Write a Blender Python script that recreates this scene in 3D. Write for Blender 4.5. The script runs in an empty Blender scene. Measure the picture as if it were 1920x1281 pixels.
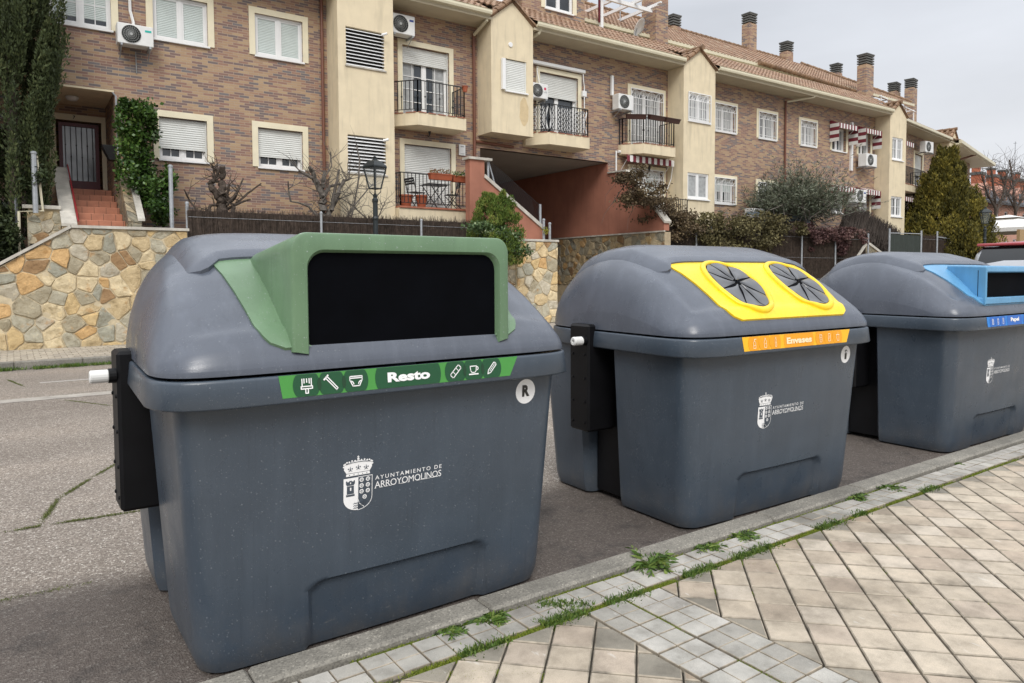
import bpy, bmesh, math, random
import numpy as np
from mathutils import Vector, Matrix
random.seed(7)
S = bpy.context.scene
COL = S.collection
PI = math.pi
# ------------------------------------------------------------------ camera
YAW, PITCH, ROLL = math.radians(55.2), math.radians(-2.84), .005
fwd = Vector((math.cos(YAW)*math.cos(PITCH), math.sin(YAW)*math.cos(PITCH), math.sin(PITCH)))
r0 = Vector((math.sin(YAW), -math.cos(YAW), 0)); u0 = r0.cross(fwd)
rt = r0*math.cos(ROLL) - u0*math.sin(ROLL); up = u0*math.cos(ROLL) + r0*math.sin(ROLL)
CAM = Vector((0, 0, 1.55))
cd = bpy.data.cameras.new('camera'); cam = bpy.data.objects.new('camera', cd); COL.objects.link(cam)
cam.matrix_world = Matrix(((rt.x, up.x, -fwd.x, CAM.x), (rt.y, up.y, -fwd.y, CAM.y), (rt.z, up.z, -fwd.z, CAM.z), (0, 0, 0, 1)))
cd.lens = 1350/1920*36; cd.sensor_width = 36; cd.shift_y = -(640.5-584)/1920
cd.clip_start = .05; cd.clip_end = 2000
S.camera = cam
# ------------------------------------------------------------------ light: overcast day
SUN_EL, SUN_AZ = math.radians(42), math.radians(212)
w = bpy.data.worlds.new('World'); S.world = w; w.use_nodes = True
nt = w.node_tree; N = nt.nodes; L = nt.links; N.clear()
out = N.new('ShaderNodeOutputWorld'); bg = N.new('ShaderNodeBackground'); L.new(bg.outputs[0], out.inputs[0])
sky = N.new('ShaderNodeTexSky'); sky.sky_type = 'NISHITA'; sky.sun_disc = False
sky.sun_elevation = SUN_EL; sky.sun_rotation = SUN_AZ; sky.air_density = 1.2; sky.dust_density = 4
tc = N.new('ShaderNodeTexCoord'); sx = N.new('ShaderNodeSeparateXYZ'); L.new(tc.outputs['Generated'], sx.inputs[0])
rp = N.new('ShaderNodeValToRGB'); L.new(sx.outputs['Z'], rp.inputs[0])   # overcast cloud layer: brighter overhead
e = rp.color_ramp.elements
e[0].position = 0; e[0].color = (7.6, 7.7, 7.9, 1)
e[1].position = 1; e[1].color = (17, 17.5, 18.2, 1)
for p, c in ((.12, (7.1, 7.25, 7.6, 1)), (.33, (6.3, 6.55, 7.05, 1)), (.62, (13.5, 13.9, 14.6, 1))):
    k = e.new(p); k.color = c
nz = N.new('ShaderNodeTexNoise'); nz.inputs['Scale'].default_value = 2.2; nz.inputs['Detail'].default_value = 5
mp = N.new('ShaderNodeMapping'); mp.inputs['Scale'].default_value = (1, 1, 3.5); L.new(tc.outputs['Generated'], mp.inputs[0]); L.new(mp.outputs[0], nz.inputs[0])
mr = N.new('ShaderNodeMapRange'); L.new(nz.outputs[0], mr.inputs[0]); mr.inputs[1].default_value = .3; mr.inputs[2].default_value = .7
mr.inputs[3].default_value = .87; mr.inputs[4].default_value = 1.09
ml = N.new('ShaderNodeVectorMath'); ml.operation = 'SCALE'; L.new(rp.outputs[0], ml.inputs[0]); L.new(mr.outputs[0], ml.inputs['Scale'])
mx = N.new('ShaderNodeMix'); mx.data_type = 'RGBA'; mx.inputs[0].default_value = .93
L.new(sky.outputs[0], mx.inputs[6]); L.new(ml.outputs[0], mx.inputs[7]); L.new(mx.outputs[2], bg.inputs[0])
bg.inputs[1].default_value = .1
sd = bpy.data.lights.new('sun', 'SUN'); sd.energy = 1.5; sd.angle = math.radians(24); sd.color = (1, .97, .92)
so = bpy.data.objects.new('sun', sd); COL.objects.link(so)
sdir = Vector((math.sin(SUN_AZ)*math.cos(SUN_EL), math.cos(SUN_AZ)*math.cos(SUN_EL), math.sin(SUN_EL)))
so.rotation_euler = sdir.to_track_quat('Z', 'Y').to_euler()
S.view_settings.view_transform = 'Standard'; S.view_settings.look = 'None'; S.view_settings.exposure = .28; S.view_settings.gamma = 1
S.cycles.max_bounces = 6; S.cycles.diffuse_bounces = 3; S.cycles.glossy_bounces = 3; S.cycles.transparent_max_bounces = 6

# ------------------------------------------------------------------ mesh helpers
def at(px, py, Y):
    "the point of the world plane y = Y seen at pixel px, py of the 1920 px wide photograph"
    d = fwd + rt*((px-960)/1350) - up*((py-584)/1350)
    return CAM + d*(Y/d.y)
def atX(px, py, X):
    d = fwd + rt*((px-960)/1350) - up*((py-584)/1350)
    return CAM + d*(X/d.x)
class M:
    def __init__(s): s.v = []; s.f = []; s.m = []; s.mi = 0
    def quad(s, a, b, c, d): i = len(s.v); s.v += [tuple(a), tuple(b), tuple(c), tuple(d)]; s.f.append((i, i+1, i+2, i+3)); s.m.append(s.mi)
    def face(s, pts): i = len(s.v); s.v += [tuple(p) for p in pts]; s.f.append(tuple(range(i, i+len(pts)))); s.m.append(s.mi)
    def grid(s, P, close=False):
        "P: rows of points"
        i0 = len(s.v); n = len(P[0])
        for r in P: s.v += [tuple(p) for p in r]
        for a in range(len(P)-1):
            for b in range(n if close else n-1):
                c = (b+1) % n
                s.f.append((i0+a*n+b, i0+a*n+c, i0+(a+1)*n+c, i0+(a+1)*n+b)); s.m.append(s.mi)
    def box(s, x0, y0, z0, x1, y1, z1, b=0, T=None):
        if x1 < x0: x0, x1 = x1, x0
        if y1 < y0: y0, y1 = y1, y0
        if z1 < z0: z0, z1 = z1, z0
        i = len(s.v)
        if b <= 0:
            P = [(x0,y0,z0),(x1,y0,z0),(x1,y1,z0),(x0,y1,z0),(x0,y0,z1),(x1,y0,z1),(x1,y1,z1),(x0,y1,z1)]
            F = [(0,3,2,1),(4,5,6,7),(0,1,5,4),(1,2,6,5),(2,3,7,6),(3,0,4,7)]
        else:
            b = min(b, (x1-x0)*.45, (y1-y0)*.45, (z1-z0)*.45)
            P = []; X = (x0, x1); Yy = (y0, y1); Z = (z0, z1); idx = {}
            for a in (0, 1):
                for c in (0, 1):
                    for d in (0, 1):
                        sx_, sy_, sz_ = (1, -1)[a], (1, -1)[c], (1, -1)[d]
                        for k, o in enumerate(((0, 1, 1), (1, 0, 1), (1, 1, 0))):
                            idx[a, c, d, k] = len(P); P.append((X[a]+sx_*b*o[0], Yy[c]+sy_*b*o[1], Z[d]+sz_*b*o[2]))
            F = []
            g = lambda a, c, d, k: idx[a, c, d, k]
            for a in (0, 1):
                q = [g(a,0,0,0), g(a,1,0,0), g(a,1,1,0), g(a,0,1,0)]; F.append(q if a else q[::-1])
                q = [g(0,a,0,1), g(1,a,0,1), g(1,a,1,1), g(0,a,1,1)]; F.append(q[::-1] if a else q)
                q = [g(0,0,a,2), g(1,0,a,2), g(1,1,a,2), g(0,1,a,2)]; F.append(q if a else q[::-1])
            for a in (0, 1):
                for c in (0, 1):
                    F.append([g(a,c,0,0), g(a,c,1,0), g(a,c,1,1), g(a,c,0,1)][:: 1 if a != c else -1])
                    F.append([g(a,0,c,0), g(a,1,c,0), g(a,1,c,2), g(a,0,c,2)][:: -1 if a != c else 1])
                    F.append([g(0,a,c,1), g(1,a,c,1), g(1,a,c,2), g(0,a,c,2)][:: 1 if a != c else -1])
                    for d in (0, 1):
                        q = [g(a,c,d,0), g(a,c,d,1), g(a,c,d,2)]; F.append(q if (a+c+d) % 2 else q[::-1])
        if T is not None: P = [tuple(T @ Vector(p)) for p in P]
        s.v += P
        for q in F: s.f.append(tuple(i+k for k in q)); s.m.append(s.mi)
    def tube(s, pts, r, n=8, cap=True):
        pts = [Vector(p) for p in pts]; rr = r if isinstance(r, (list, tuple)) else [r]*len(pts)
        rings = []; ref = None
        for k, p in enumerate(pts):
            d = (pts[min(k+1, len(pts)-1)] - pts[max(k-1, 0)])
            d = d.normalized() if d.length > 1e-9 else Vector((0, 0, 1))
            if ref is None: ref = Vector((0, 0, 1)) if abs(d.z) < .9 else Vector((1, 0, 0))
            a = d.cross(ref); a = a.normalized() if a.length > 1e-6 else d.orthogonal().normalized(); b = d.cross(a); ref = b.cross(d)*-1 if False else ref
            rings.append([p + (a*math.cos(t) + b*math.sin(t))*rr[k] for t in [2*PI*j/n for j in range(n)]])
        s.grid(rings, True)
        if cap: s.face(rings[0]); s.face(rings[-1][::-1])
    def prism(s, poly, y0, y1):
        "polygon in x,z extruded along y"
        a = [(p[0], y0, p[1]) for p in poly]; b = [(p[0], y1, p[1]) for p in poly]
        s.face(a); s.face(b[::-1])
        for k in range(len(poly)): j = (k+1) % len(poly); s.quad(a[k], b[k], b[j], a[j])
    def lathe(s, c, prof, n=24, axis='z'):
        rings = []
        for r, h in prof:
            row = []
            for j in range(n):
                t = 2*PI*j/n; u, v = r*math.cos(t), r*math.sin(t)
                o = (u, v, h) if axis == 'z' else ((u, h, v) if axis == 'y' else (h, u, v))
                row.append((c[0]+o[0], c[1]+o[1], c[2]+o[2]))
            rings.append(row)
        s.grid(rings, True); s.face(rings[0]); s.face(rings[-1][::-1])
def obj(name, m, mats, parent=None, smooth=False, label=None, loc=None, rotz=0, auto=None):
    me = bpy.data.meshes.new(name); me.from_pydata(m.v, [], m.f)
    mats = mats if isinstance(mats, (list, tuple)) else [mats]
    for q in mats: me.materials.append(q)
    if len(mats) > 1: me.polygons.foreach_set('material_index', m.m)
    bm = bmesh.new(); bm.from_mesh(me)
    if smooth or auto: bmesh.ops.remove_doubles(bm, verts=bm.verts, dist=1e-5)
    if len(m.f) < 60000: bmesh.ops.recalc_face_normals(bm, faces=bm.faces)
    if smooth:
        for f in bm.faces: f.smooth = True
        if auto:
            for ed in bm.edges:
                if len(ed.link_faces) == 2 and ed.calc_face_angle(0) > auto: ed.smooth = False
    bm.to_mesh(me); bm.free()
    o = bpy.data.objects.new(name, me); COL.objects.link(o)
    if parent is not None: o.parent = parent
    if label: o['label'] = label
    if loc: o.location = loc
    o.rotation_euler[2] = rotz
    return o
def tag(o, label, cat, group=None):
    o['label'] = label; o['category'] = cat
    if group: o['group'] = group
    return o
def thing(name, label, cat, loc=(0, 0, 0), rotz=0, group=None):
    o = bpy.data.objects.new(name, None); COL.objects.link(o); o.empty_display_size = .2
    o.location = loc; o.rotation_euler[2] = rotz
    return tag(o, label, cat, group)
def struct(name, m, mt, smooth=False):
    o = obj(name, m, mt, smooth=smooth); o['kind'] = 'structure'; return o
def dup(root, loc, rotz, label, group=None):
    r = root.copy(); COL.objects.link(r); r.location = loc; r.rotation_euler[2] = rotz; r['label'] = label
    if group: r['group'] = group
    def rec(a, b):
        for ch in [c for c in bpy.data.objects if c.parent == a and c != b]:
            c2 = ch.copy(); COL.objects.link(c2); c2.parent = b; rec(ch, c2)
    rec(root, r); return r
_tc = {}
def text2d(txt, bold=0, spacing=1.0):
    k = (txt, bold, spacing)
    if k in _tc: return _tc[k]
    c = bpy.data.curves.new('t', 'FONT'); c.body = txt; c.size = 1; c.offset = bold; c.space_character = spacing; c.resolution_u = 3
    o = bpy.data.objects.new('t', c); COL.objects.link(o)
    me = bpy.data.meshes.new_from_object(o.evaluated_get(bpy.context.evaluated_depsgraph_get()))
    V = [(v.co.x, v.co.y) for v in me.vertices]; F = [tuple(p.vertices) for p in me.polygons]
    bpy.data.objects.remove(o); bpy.data.curves.remove(c); bpy.data.meshes.remove(me)
    xs = [p[0] for p in V]; ys = [p[1] for p in V]
    _tc[k] = (V, F, min(xs), max(xs), min(ys), max(ys)); return _tc[k]
class Flat(M):
    "flat artwork: shapes drawn in (u, v) and laid on a surface by fn(u, v, layer)"
    def __init__(s, fn): super().__init__(); s.fn = fn
    def poly(s, pts, layer=0): s.face([s.fn(p[0], p[1], layer) for p in pts])
    def strip(s, A, B, layer=0): s.grid([[s.fn(p[0], p[1], layer) for p in A], [s.fn(p[0], p[1], layer) for p in B]])
    def disc(s, cx, cy, r, layer=0, n=24, ry=None):
        ry = ry or r; s.poly([(cx+r*math.cos(2*PI*k/n), cy+ry*math.sin(2*PI*k/n)) for k in range(n)], layer)
    def ring(s, cx, cy, r, w, layer=0, n=24, a0=0, a1=2*PI, ry=None):
        ry = ry or r
        A = [(cx+(r-w/2)*math.cos(a0+(a1-a0)*k/n), cy+(ry-w/2)*math.sin(a0+(a1-a0)*k/n)) for k in range(n+1)]
        B = [(cx+(r+w/2)*math.cos(a0+(a1-a0)*k/n), cy+(ry+w/2)*math.sin(a0+(a1-a0)*k/n)) for k in range(n+1)]
        s.strip(A, B, layer)
    def line(s, pts, w, layer=0, close=False):
        if close: pts = list(pts)+[pts[0]]
        for a, b in zip(pts, pts[1:]):
            dx, dy = b[0]-a[0], b[1]-a[1]; l = math.hypot(dx, dy) or 1; nx, ny = -dy/l*w/2, dx/l*w/2; ex, ey = dx/l*w/2, dy/l*w/2
            s.poly([(a[0]+nx-ex, a[1]+ny-ey), (a[0]-nx-ex, a[1]-ny-ey), (b[0]-nx+ex, b[1]-ny+ey), (b[0]+nx+ex, b[1]+ny+ey)], layer)
    def text(s, txt, x0, x1, y0, y1, layer=0, bold=0, spacing=1.0):
        V, F, a, b, c, d = text2d(txt, bold, spacing); i = len(s.v)
        s.v += [tuple(s.fn(x0+(p[0]-a)/(b-a)*(x1-x0), y0+(p[1]-c)/(d-c)*(y1-y0), layer)) for p in V]
        for f in F: s.f.append(tuple(i+k for k in f)); s.m.append(s.mi)

# ------------------------------------------------------------------ materials
def newmat(name):
    m = bpy.data.materials.new(name); m.use_nodes = True; t = m.node_tree
    return m, t.nodes, t.links, t.nodes['Principled BSDF']
def ramp(N, L, src, stops, interp='LINEAR'):
    r = N.new('ShaderNodeValToRGB'); L.new(src, r.inputs[0]); r.color_ramp.interpolation = interp
    e = r.color_ramp.elements
    while len(e) < len(stops): e.new(.5)
    for k, (p, c) in enumerate(sorted(stops, key=lambda q: q[0])): e[k].position = p; e[k].color = tuple(c)+(1,) if len(c) == 3 else c
    return r.outputs[0]
def noise(N, L, vec, scale, detail=4, rough=.55, dim=None):
    n = N.new('ShaderNodeTexNoise'); n.inputs['Scale'].default_value = scale; n.inputs['Detail'].default_value = detail; n.inputs['Roughness'].default_value = rough
    if vec is not None: L.new(vec, n.inputs['Vector'])
    return n.outputs[0]
def objco(N, scale=None, L=None):
    t = N.new('ShaderNodeTexCoord')
    if scale is None: return t.outputs['Object']
    m = N.new('ShaderNodeMapping'); m.inputs['Scale'].default_value = scale; L.new(t.outputs['Object'], m.inputs[0]); return m.outputs[0]
def bump(N, L, B, h, strength=.3, dist=.01, prev=None):
    b = N.new('ShaderNodeBump'); b.inputs['Strength'].default_value = strength; b.inputs['Distance'].default_value = dist
    L.new(h, b.inputs['Height'])
    if prev is not None: L.new(prev, b.inputs['Normal'])
    if B is not None: L.new(b.outputs[0], B.inputs['Normal'])
    return b.outputs[0]
def mixc(N, L, fac, a, b, mode='MIX'):
    m = N.new('ShaderNodeMix'); m.data_type = 'RGBA'; m.blend_type = mode
    for i, v in ((0, fac), (6, a), (7, b)):
        if isinstance(v, (int, float)): m.inputs[i].default_value = v
        elif isinstance(v, tuple): m.inputs[i].default_value = v+(1,) if len(v) == 3 else v
        else: L.new(v, m.inputs[i])
    return m.outputs[2]
def mathn(N, L, op, a, b=0.0, c=None):
    m = N.new('ShaderNodeMath'); m.operation = op
    for i, v in enumerate((a, b) if c is None else (a, b, c)):
        if isinstance(v, (int, float)): m.inputs[i].default_value = v
        else: L.new(v, m.inputs[i])
    return m.outputs[0]
def simple(name, c, rough=.5, var=.12, scale=6, metal=0, bmp=0, bscale=40, spec=.5, stain=0):
    m, N, L, B = newmat(name); v = objco(N)
    n = noise(N, L, v, scale, 5)
    lo = tuple(x*(1-var) for x in c); hi = tuple(min(1, x*(1+var)) for x in c)
    col = ramp(N, L, n, [(.3, lo), (.7, hi)])
    if stain:
        n2 = noise(N, L, objco(N, (3, 3, .35), L), 2.2, 5)
        col = mixc(N, L, ramp(N, L, n2, [(.52, (0, 0, 0)), (.75, (stain, stain, stain))]), col, tuple(x*.55 for x in c))
    L.new(col, B.inputs['Base Color'])
    B.inputs['Roughness'].default_value = rough; B.inputs['Metallic'].default_value = metal; B.inputs['Specular IOR Level'].default_value = spec
    if bmp: bump(N, L, B, noise(N, L, v, bscale, 4), bmp, .01)
    return m
def wetplastic(name, c, rough=.42, drops=.35, streak=.26):
    "moulded plastic with fine texture, drying streaks and rain drops"
    m, N, L, B = newmat(name); v = objco(N)
    n = noise(N, L, v, 3.0, 5)
    col = ramp(N, L, n, [(.3, tuple(x*.88 for x in c)), (.7, tuple(x*1.12 for x in c))])
    st = noise(N, L, objco(N, (7, 4, .7), L), 2.1, 7, .7)
    stf = ramp(N, L, st, [(.50, (0, 0, 0)), (.74, (streak,)*3)])
    col = mixc(N, L, stf, col, tuple(min(1, x*1.55+.02) for x in c))
    prev = None; dsum = None
    for sc, th, seed in ((120, .20, 0), (55, .17, 3)):
        vo = N.new('ShaderNodeTexVoronoi'); vo.inputs['Scale'].default_value = sc; L.new(v, vo.inputs['Vector'])
        d = mathn(N, L, 'LESS_THAN', vo.outputs['Distance'], th)
        k = N.new('ShaderNodeSeparateColor'); L.new(vo.outputs['Color'], k.inputs[0])
        msk = mathn(N, L, 'MULTIPLY_ADD', noise(N, L, v, 2.3+seed, 3), 1.0, -.24)
        d = mathn(N, L, 'MULTIPLY', d, mathn(N, L, 'LESS_THAN', k.outputs[0], msk))
        dsum = d if dsum is None else mathn(N, L, 'MAXIMUM', dsum, d)
    s = N.new('ShaderNodeSeparateXYZ'); L.new(v, s.inputs[0])
    low = N.new('ShaderNodeMapRange'); L.new(s.outputs[2], low.inputs[0]); low.inputs[1].default_value = .02; low.inputs[2].default_value = .32; low.inputs[3].default_value = 1; low.inputs[4].default_value = 0
    scf = ramp(N, L, noise(N, L, objco(N, (1, 1, 2.4), L), 16, 7, .75), [(.60, (0, 0, 0)), (.68, (.8, .8, .8))]); scf = mathn(N, L, 'MULTIPLY', scf, low.outputs[0])
    col = mixc(N, L, mathn(N, L, 'MULTIPLY', scf, .40), col, (.30, .29, .26))
    dus = ramp(N, L, noise(N, L, v, 4.5, 6, .7), [(.42, (0, 0, 0)), (.7, (.35, .35, .35))])
    col = mixc(N, L, mathn(N, L, 'MULTIPLY', dus, low.outputs[0]), col, (.15, .13, .105))
    run = ramp(N, L, noise(N, L, objco(N, (16, 9, .55), L), 3.1, 4, .6), [(.60, (0, 0, 0)), (.68, (.22, .22, .22))])
    col = mixc(N, L, run, col, tuple(x*.6 for x in c))
    fac = mathn(N, L, 'MULTIPLY', dsum, drops)
    col = mixc(N, L, fac, col, (.55, .58, .6))
    L.new(col, B.inputs['Base Color'])
    rg = ramp(N, L, noise(N, L, v, 5, 4), [(.35, (rough*.8,)*3), (.65, (rough*1.2,)*3)])
    L.new(mathn(N, L, 'SUBTRACT', rg, mathn(N, L, 'MULTIPLY', dsum, .25)), B.inputs['Roughness'])
    p = bump(N, L, None, noise(N, L, v, 260, 2), .16, .002)
    bump(N, L, B, dsum, .5, .003, p)
    return m
def facemix(N, L, su=1, sv=1):
    "u = x + y, v = z of the object's own coordinates, for upright walls"
    t = N.new('ShaderNodeTexCoord'); s = N.new('ShaderNodeSeparateXYZ'); L.new(t.outputs['Object'], s.inputs[0])
    u = mathn(N, L, 'ADD', s.outputs[0], s.outputs[1]); c = N.new('ShaderNodeCombineXYZ')
    L.new(mathn(N, L, 'MULTIPLY', u, su), c.inputs[0]); L.new(mathn(N, L, 'MULTIPLY', s.outputs[2], sv), c.inputs[1]); return c.outputs[0]
def brick_mat():
    m, N, L, B = newmat('face_brick'); v = facemix(N, L)
    b = N.new('ShaderNodeTexBrick'); L.new(v, b.inputs['Vector'])
    b.inputs['Color1'].default_value = (0, 0, 0, 1); b.inputs['Color2'].default_value = (1, 1, 1, 1); b.inputs['Mortar'].default_value = (0, 0, 0, 1)
    b.inputs['Scale'].default_value = 1; b.inputs['Brick Width'].default_value = .25; b.inputs['Row Height'].default_value = .0625
    b.inputs['Mortar Size'].default_value = .006; b.inputs['Mortar Smooth'].default_value = .2; b.inputs['Bias'].default_value = 0
    k = N.new('ShaderNodeSeparateColor'); L.new(b.outputs['Color'], k.inputs[0])
    big = noise(N, L, objco(N, (.5, .5, 1.6), L), 1.2, 3)
    r = mathn(N, L, 'ADD', k.outputs[0], mathn(N, L, 'MULTIPLY_ADD', big, .55, -.275))
    col = ramp(N, L, r, [(.0, (.43, .300, .180)), (.28, (.385, .255, .155)), (.45, (.330, .195, .132)), (.64, (.265, .152, .118)), (.82, (.185, .128, .116)), (.95, (.165, .138, .135)), (1, (.175, .158, .158))])
    fine = noise(N, L, objco(N), 60, 3)
    col = mixc(N, L, .35, col, ramp(N, L, fine, [(.3, (.55, .55, .55)), (.7, (1.25, 1.25, 1.25))]), 'MULTIPLY')
    col = mixc(N, L, b.outputs['Fac'], col, (.40, .31, .235))
    L.new(col, B.inputs['Base Color']); B.inputs['Roughness'].default_value = .75
    bump(N, L, B, mathn(N, L, 'SUBTRACT', 1.0, b.outputs['Fac']), .5, .008)
    return m
def stone_mat(name, scale=3.2, dark=1.0):
    m, N, L, B = newmat(name); v = facemix(N, L)
    n = N.new('ShaderNodeTexNoise'); n.inputs['Scale'].default_value = 2.2; n.inputs['Detail'].default_value = 4; L.new(v, n.inputs['Vector'])
    vv = N.new('ShaderNodeVectorMath'); vv.operation = 'MULTIPLY_ADD'; L.new(n.outputs['Color'], vv.inputs[0]); vv.inputs[1].default_value = (.26, .26, 0); L.new(v, vv.inputs[2])
    a = N.new('ShaderNodeTexVoronoi'); a.voronoi_dimensions = '2D'; a.inputs['Scale'].default_value = scale; L.new(vv.outputs[0], a.inputs['Vector'])
    g = N.new('ShaderNodeTexVoronoi'); g.voronoi_dimensions = '2D'; g.feature = 'DISTANCE_TO_EDGE'; g.inputs['Scale'].default_value = scale; L.new(vv.outputs[0], g.inputs['Vector'])
    k = N.new('ShaderNodeSeparateColor'); L.new(a.outputs['Color'], k.inputs[0])
    d = dark
    st = [(.0, (.33, .29, .20)), (.16, (.50, .40, .25)), (.3, (.40, .36, .27)), (.42, (.50, .37, .20)), (.5, (.33, .31, .24)), (.62, (.56, .47, .32)), (.77, (.29, .19, .10)), (.82, (.46, .42, .33)), (.93, (.54, .40, .23))]
    col = ramp(N, L, k.outputs[0], [(p, tuple(x*d for x in c)) for p, c in st], 'CONSTANT')
    blot = noise(N, L, v, 9, 6, .65)
    col = mixc(N, L, .75, col, ramp(N, L, blot, [(.3, (.42, .40, .36)), (.5, (.95, .92, .88)), (.7, (1.45, 1.32, 1.12))]), 'MULTIPLY')
    wv = noise(N, L, v, 3.3, 3)
    thr = mathn(N, L, 'MULTIPLY_ADD', wv, .085, -.006)
    edge = mathn(N, L, 'LESS_THAN', g.outputs['Distance'], thr)
    dk = mathn(N, L, 'LESS_THAN', g.outputs['Distance'], mathn(N, L, 'ADD', thr, .022))
    col = mixc(N, L, mathn(N, L, 'MULTIPLY', dk, .55), col, (.09, .07, .045))
    col = mixc(N, L, edge, col, ramp(N, L, blot, [(.3, (.42*d, .33*d, .21*d)), (.7, (.62*d, .52*d, .36*d))]))
    L.new(col, B.inputs['Base Color']); B.inputs['Roughness'].default_value = .8
    h = mathn(N, L, 'MINIMUM', g.outputs['Distance'], .14)
    p = bump(N, L, None, h, 1.0, .25); bump(N, L, B, blot, .8, .03, p)
    return m
def tile_roof_mat():
    m, N, L, B = newmat('clay_roof_tile')
    v = objco(N); sn = N.new('ShaderNodeVectorMath'); sn.operation = 'SNAP'; L.new(v, sn.inputs[0]); sn.inputs[1].default_value = (.22, .30, 5)
    wn = N.new('ShaderNodeTexWhiteNoise'); L.new(sn.outputs[0], wn.inputs['Vector'])
    col = ramp(N, L, wn.outputs['Value'], [(0, (.255, .15, .095)), (.35, (.33, .205, .130)), (.7, (.215, .125, .080)), (1, (.38, .27, .185))])
    n = noise(N, L, v, 3, 5)
    col = mixc(N, L, ramp(N, L, n, [(.5, (0, 0, 0)), (.75, (.45, .45, .45))]), col, (.17, .14, .09))
    L.new(col, B.inputs['Base Color']); B.inputs['Roughness'].default_value = .7
    bump(N, L, B, noise(N, L, v, 30, 3), .3, .01)
    return m
def asphalt_mat():
    m, N, L, B = newmat('asphalt'); v = objco(N)
    vo = N.new('ShaderNodeTexVoronoi'); vo.inputs['Scale'].default_value = 120; L.new(v, vo.inputs['Vector'])
    k = N.new('ShaderNodeSeparateColor'); L.new(vo.outputs['Color'], k.inputs[0])
    col = ramp(N, L, k.outputs[0], [(0, (.12, .098, .080)), (.35, (.19, .16, .134)), (.7, (.265, .225, .19)), (.92, (.36, .32, .275)), (1, (.60, .56, .50))])
    big = noise(N, L, objco(N, (.5, 1, 1), L), .55, 6, .6)
    col = mixc(N, L, .8, col, ramp(N, L, big, [(.3, (.62, .6, .59)), (.5, (.95, .95, .95)), (.7, (1.25, 1.22, 1.18))]), 'MULTIPLY')
    # darker repair patch and damp ground along the near kerb
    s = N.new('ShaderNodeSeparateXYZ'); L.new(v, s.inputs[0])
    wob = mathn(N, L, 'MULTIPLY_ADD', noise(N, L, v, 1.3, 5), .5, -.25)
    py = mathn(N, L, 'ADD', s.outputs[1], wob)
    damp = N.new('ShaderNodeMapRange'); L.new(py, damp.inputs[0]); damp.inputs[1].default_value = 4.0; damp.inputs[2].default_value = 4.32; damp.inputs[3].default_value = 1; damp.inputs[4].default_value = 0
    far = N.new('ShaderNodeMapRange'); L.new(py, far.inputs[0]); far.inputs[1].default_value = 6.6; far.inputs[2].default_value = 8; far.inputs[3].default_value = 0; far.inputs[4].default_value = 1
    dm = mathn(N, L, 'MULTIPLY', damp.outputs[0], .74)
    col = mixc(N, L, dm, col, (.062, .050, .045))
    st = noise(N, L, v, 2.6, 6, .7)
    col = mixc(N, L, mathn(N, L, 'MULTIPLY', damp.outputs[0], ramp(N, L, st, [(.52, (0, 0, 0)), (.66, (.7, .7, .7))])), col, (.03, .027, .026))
    L.new(col, B.inputs['Base Color'])
    B.inputs['Roughness'].default_value = .7; B.inputs['Specular IOR Level'].default_value = .35
    bump(N, L, B, vo.outputs['Distance'], .6, .008)
    return m
def concrete_mat(name, c, speck=.5):
    m, N, L, B = newmat(name); v = objco(N)
    n = noise(N, L, v, 4, 6, .6)
    col = ramp(N, L, n, [(.3, tuple(x*.72 for x in c)), (.55, c), (.75, tuple(min(1, x*1.25) for x in c))])
    vo = N.new('ShaderNodeTexVoronoi'); vo.inputs['Scale'].default_value = 160; L.new(v, vo.inputs['Vector'])
    k = N.new('ShaderNodeSeparateColor'); L.new(vo.outputs['Color'], k.inputs[0])
    col = mixc(N, L, speck, col, ramp(N, L, k.outputs[0], [(0, (.55, .55, .55)), (.5, (1, 1, 1)), (.93, (1.1, 1.1, 1.1)), (1, (1.9, 1.9, 1.9))]), 'MULTIPLY')
    st = noise(N, L, objco(N, (1, 1, 1), L), 1.7, 7, .7)
    col = mixc(N, L, ramp(N, L, st, [(.55, (0, 0, 0)), (.7, (.5, .5, .5))]), col, tuple(x*.6 for x in c))
    L.new(col, B.inputs['Base Color']); B.inputs['Roughness'].default_value = .75
    bump(N, L, B, noise(N, L, v, 120, 3), .4, .004)
    return m
def paver_mat(name, cols, rough=.7):
    "pavers, each with its own tone from a per-face attribute"
    m, N, L, B = newmat(name); v = objco(N)
    a = N.new('ShaderNodeAttribute'); a.attribute_name = 'tone'
    col = ramp(N, L, a.outputs['Fac'], [(i/(len(cols)-1), c) for i, c in enumerate(cols)])
    n = noise(N, L, v, 7, 6, .65)
    col = mixc(N, L, .85, col, ramp(N, L, n, [(.3, (.60, .59, .57)), (.5, (.98, .98, .98)), (.7, (1.22, 1.21, 1.2))]), 'MULTIPLY')
    big = noise(N, L, v, 1.4, 6, .7)
    col = mixc(N, L, .8, col, ramp(N, L, big, [(.36, (.66, .65, .63)), (.5, (1, 1, 1)), (.66, (1.12, 1.11, 1.10))]), 'MULTIPLY')
    f = noise(N, L, v, 330, 2)
    col = mixc(N, L, .6, col, ramp(N, L, f, [(.3, (.72, .72, .72)), (.7, (1.22, 1.22, 1.22))]), 'MULTIPLY')
    sc = noise(N, L, objco(N, (9, 2.5, 1), L), 3.1, 5, .6)
    col = mixc(N, L, ramp(N, L, sc, [(.66, (0, 0, 0)), (.74, (.5, .5, .5))]), col, (.62, .60, .56))
    L.new(col, B.inputs['Base Color']); B.inputs['Roughness'].default_value = rough
    bump(N, L, B, f, .3, .002)
    return m
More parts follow.
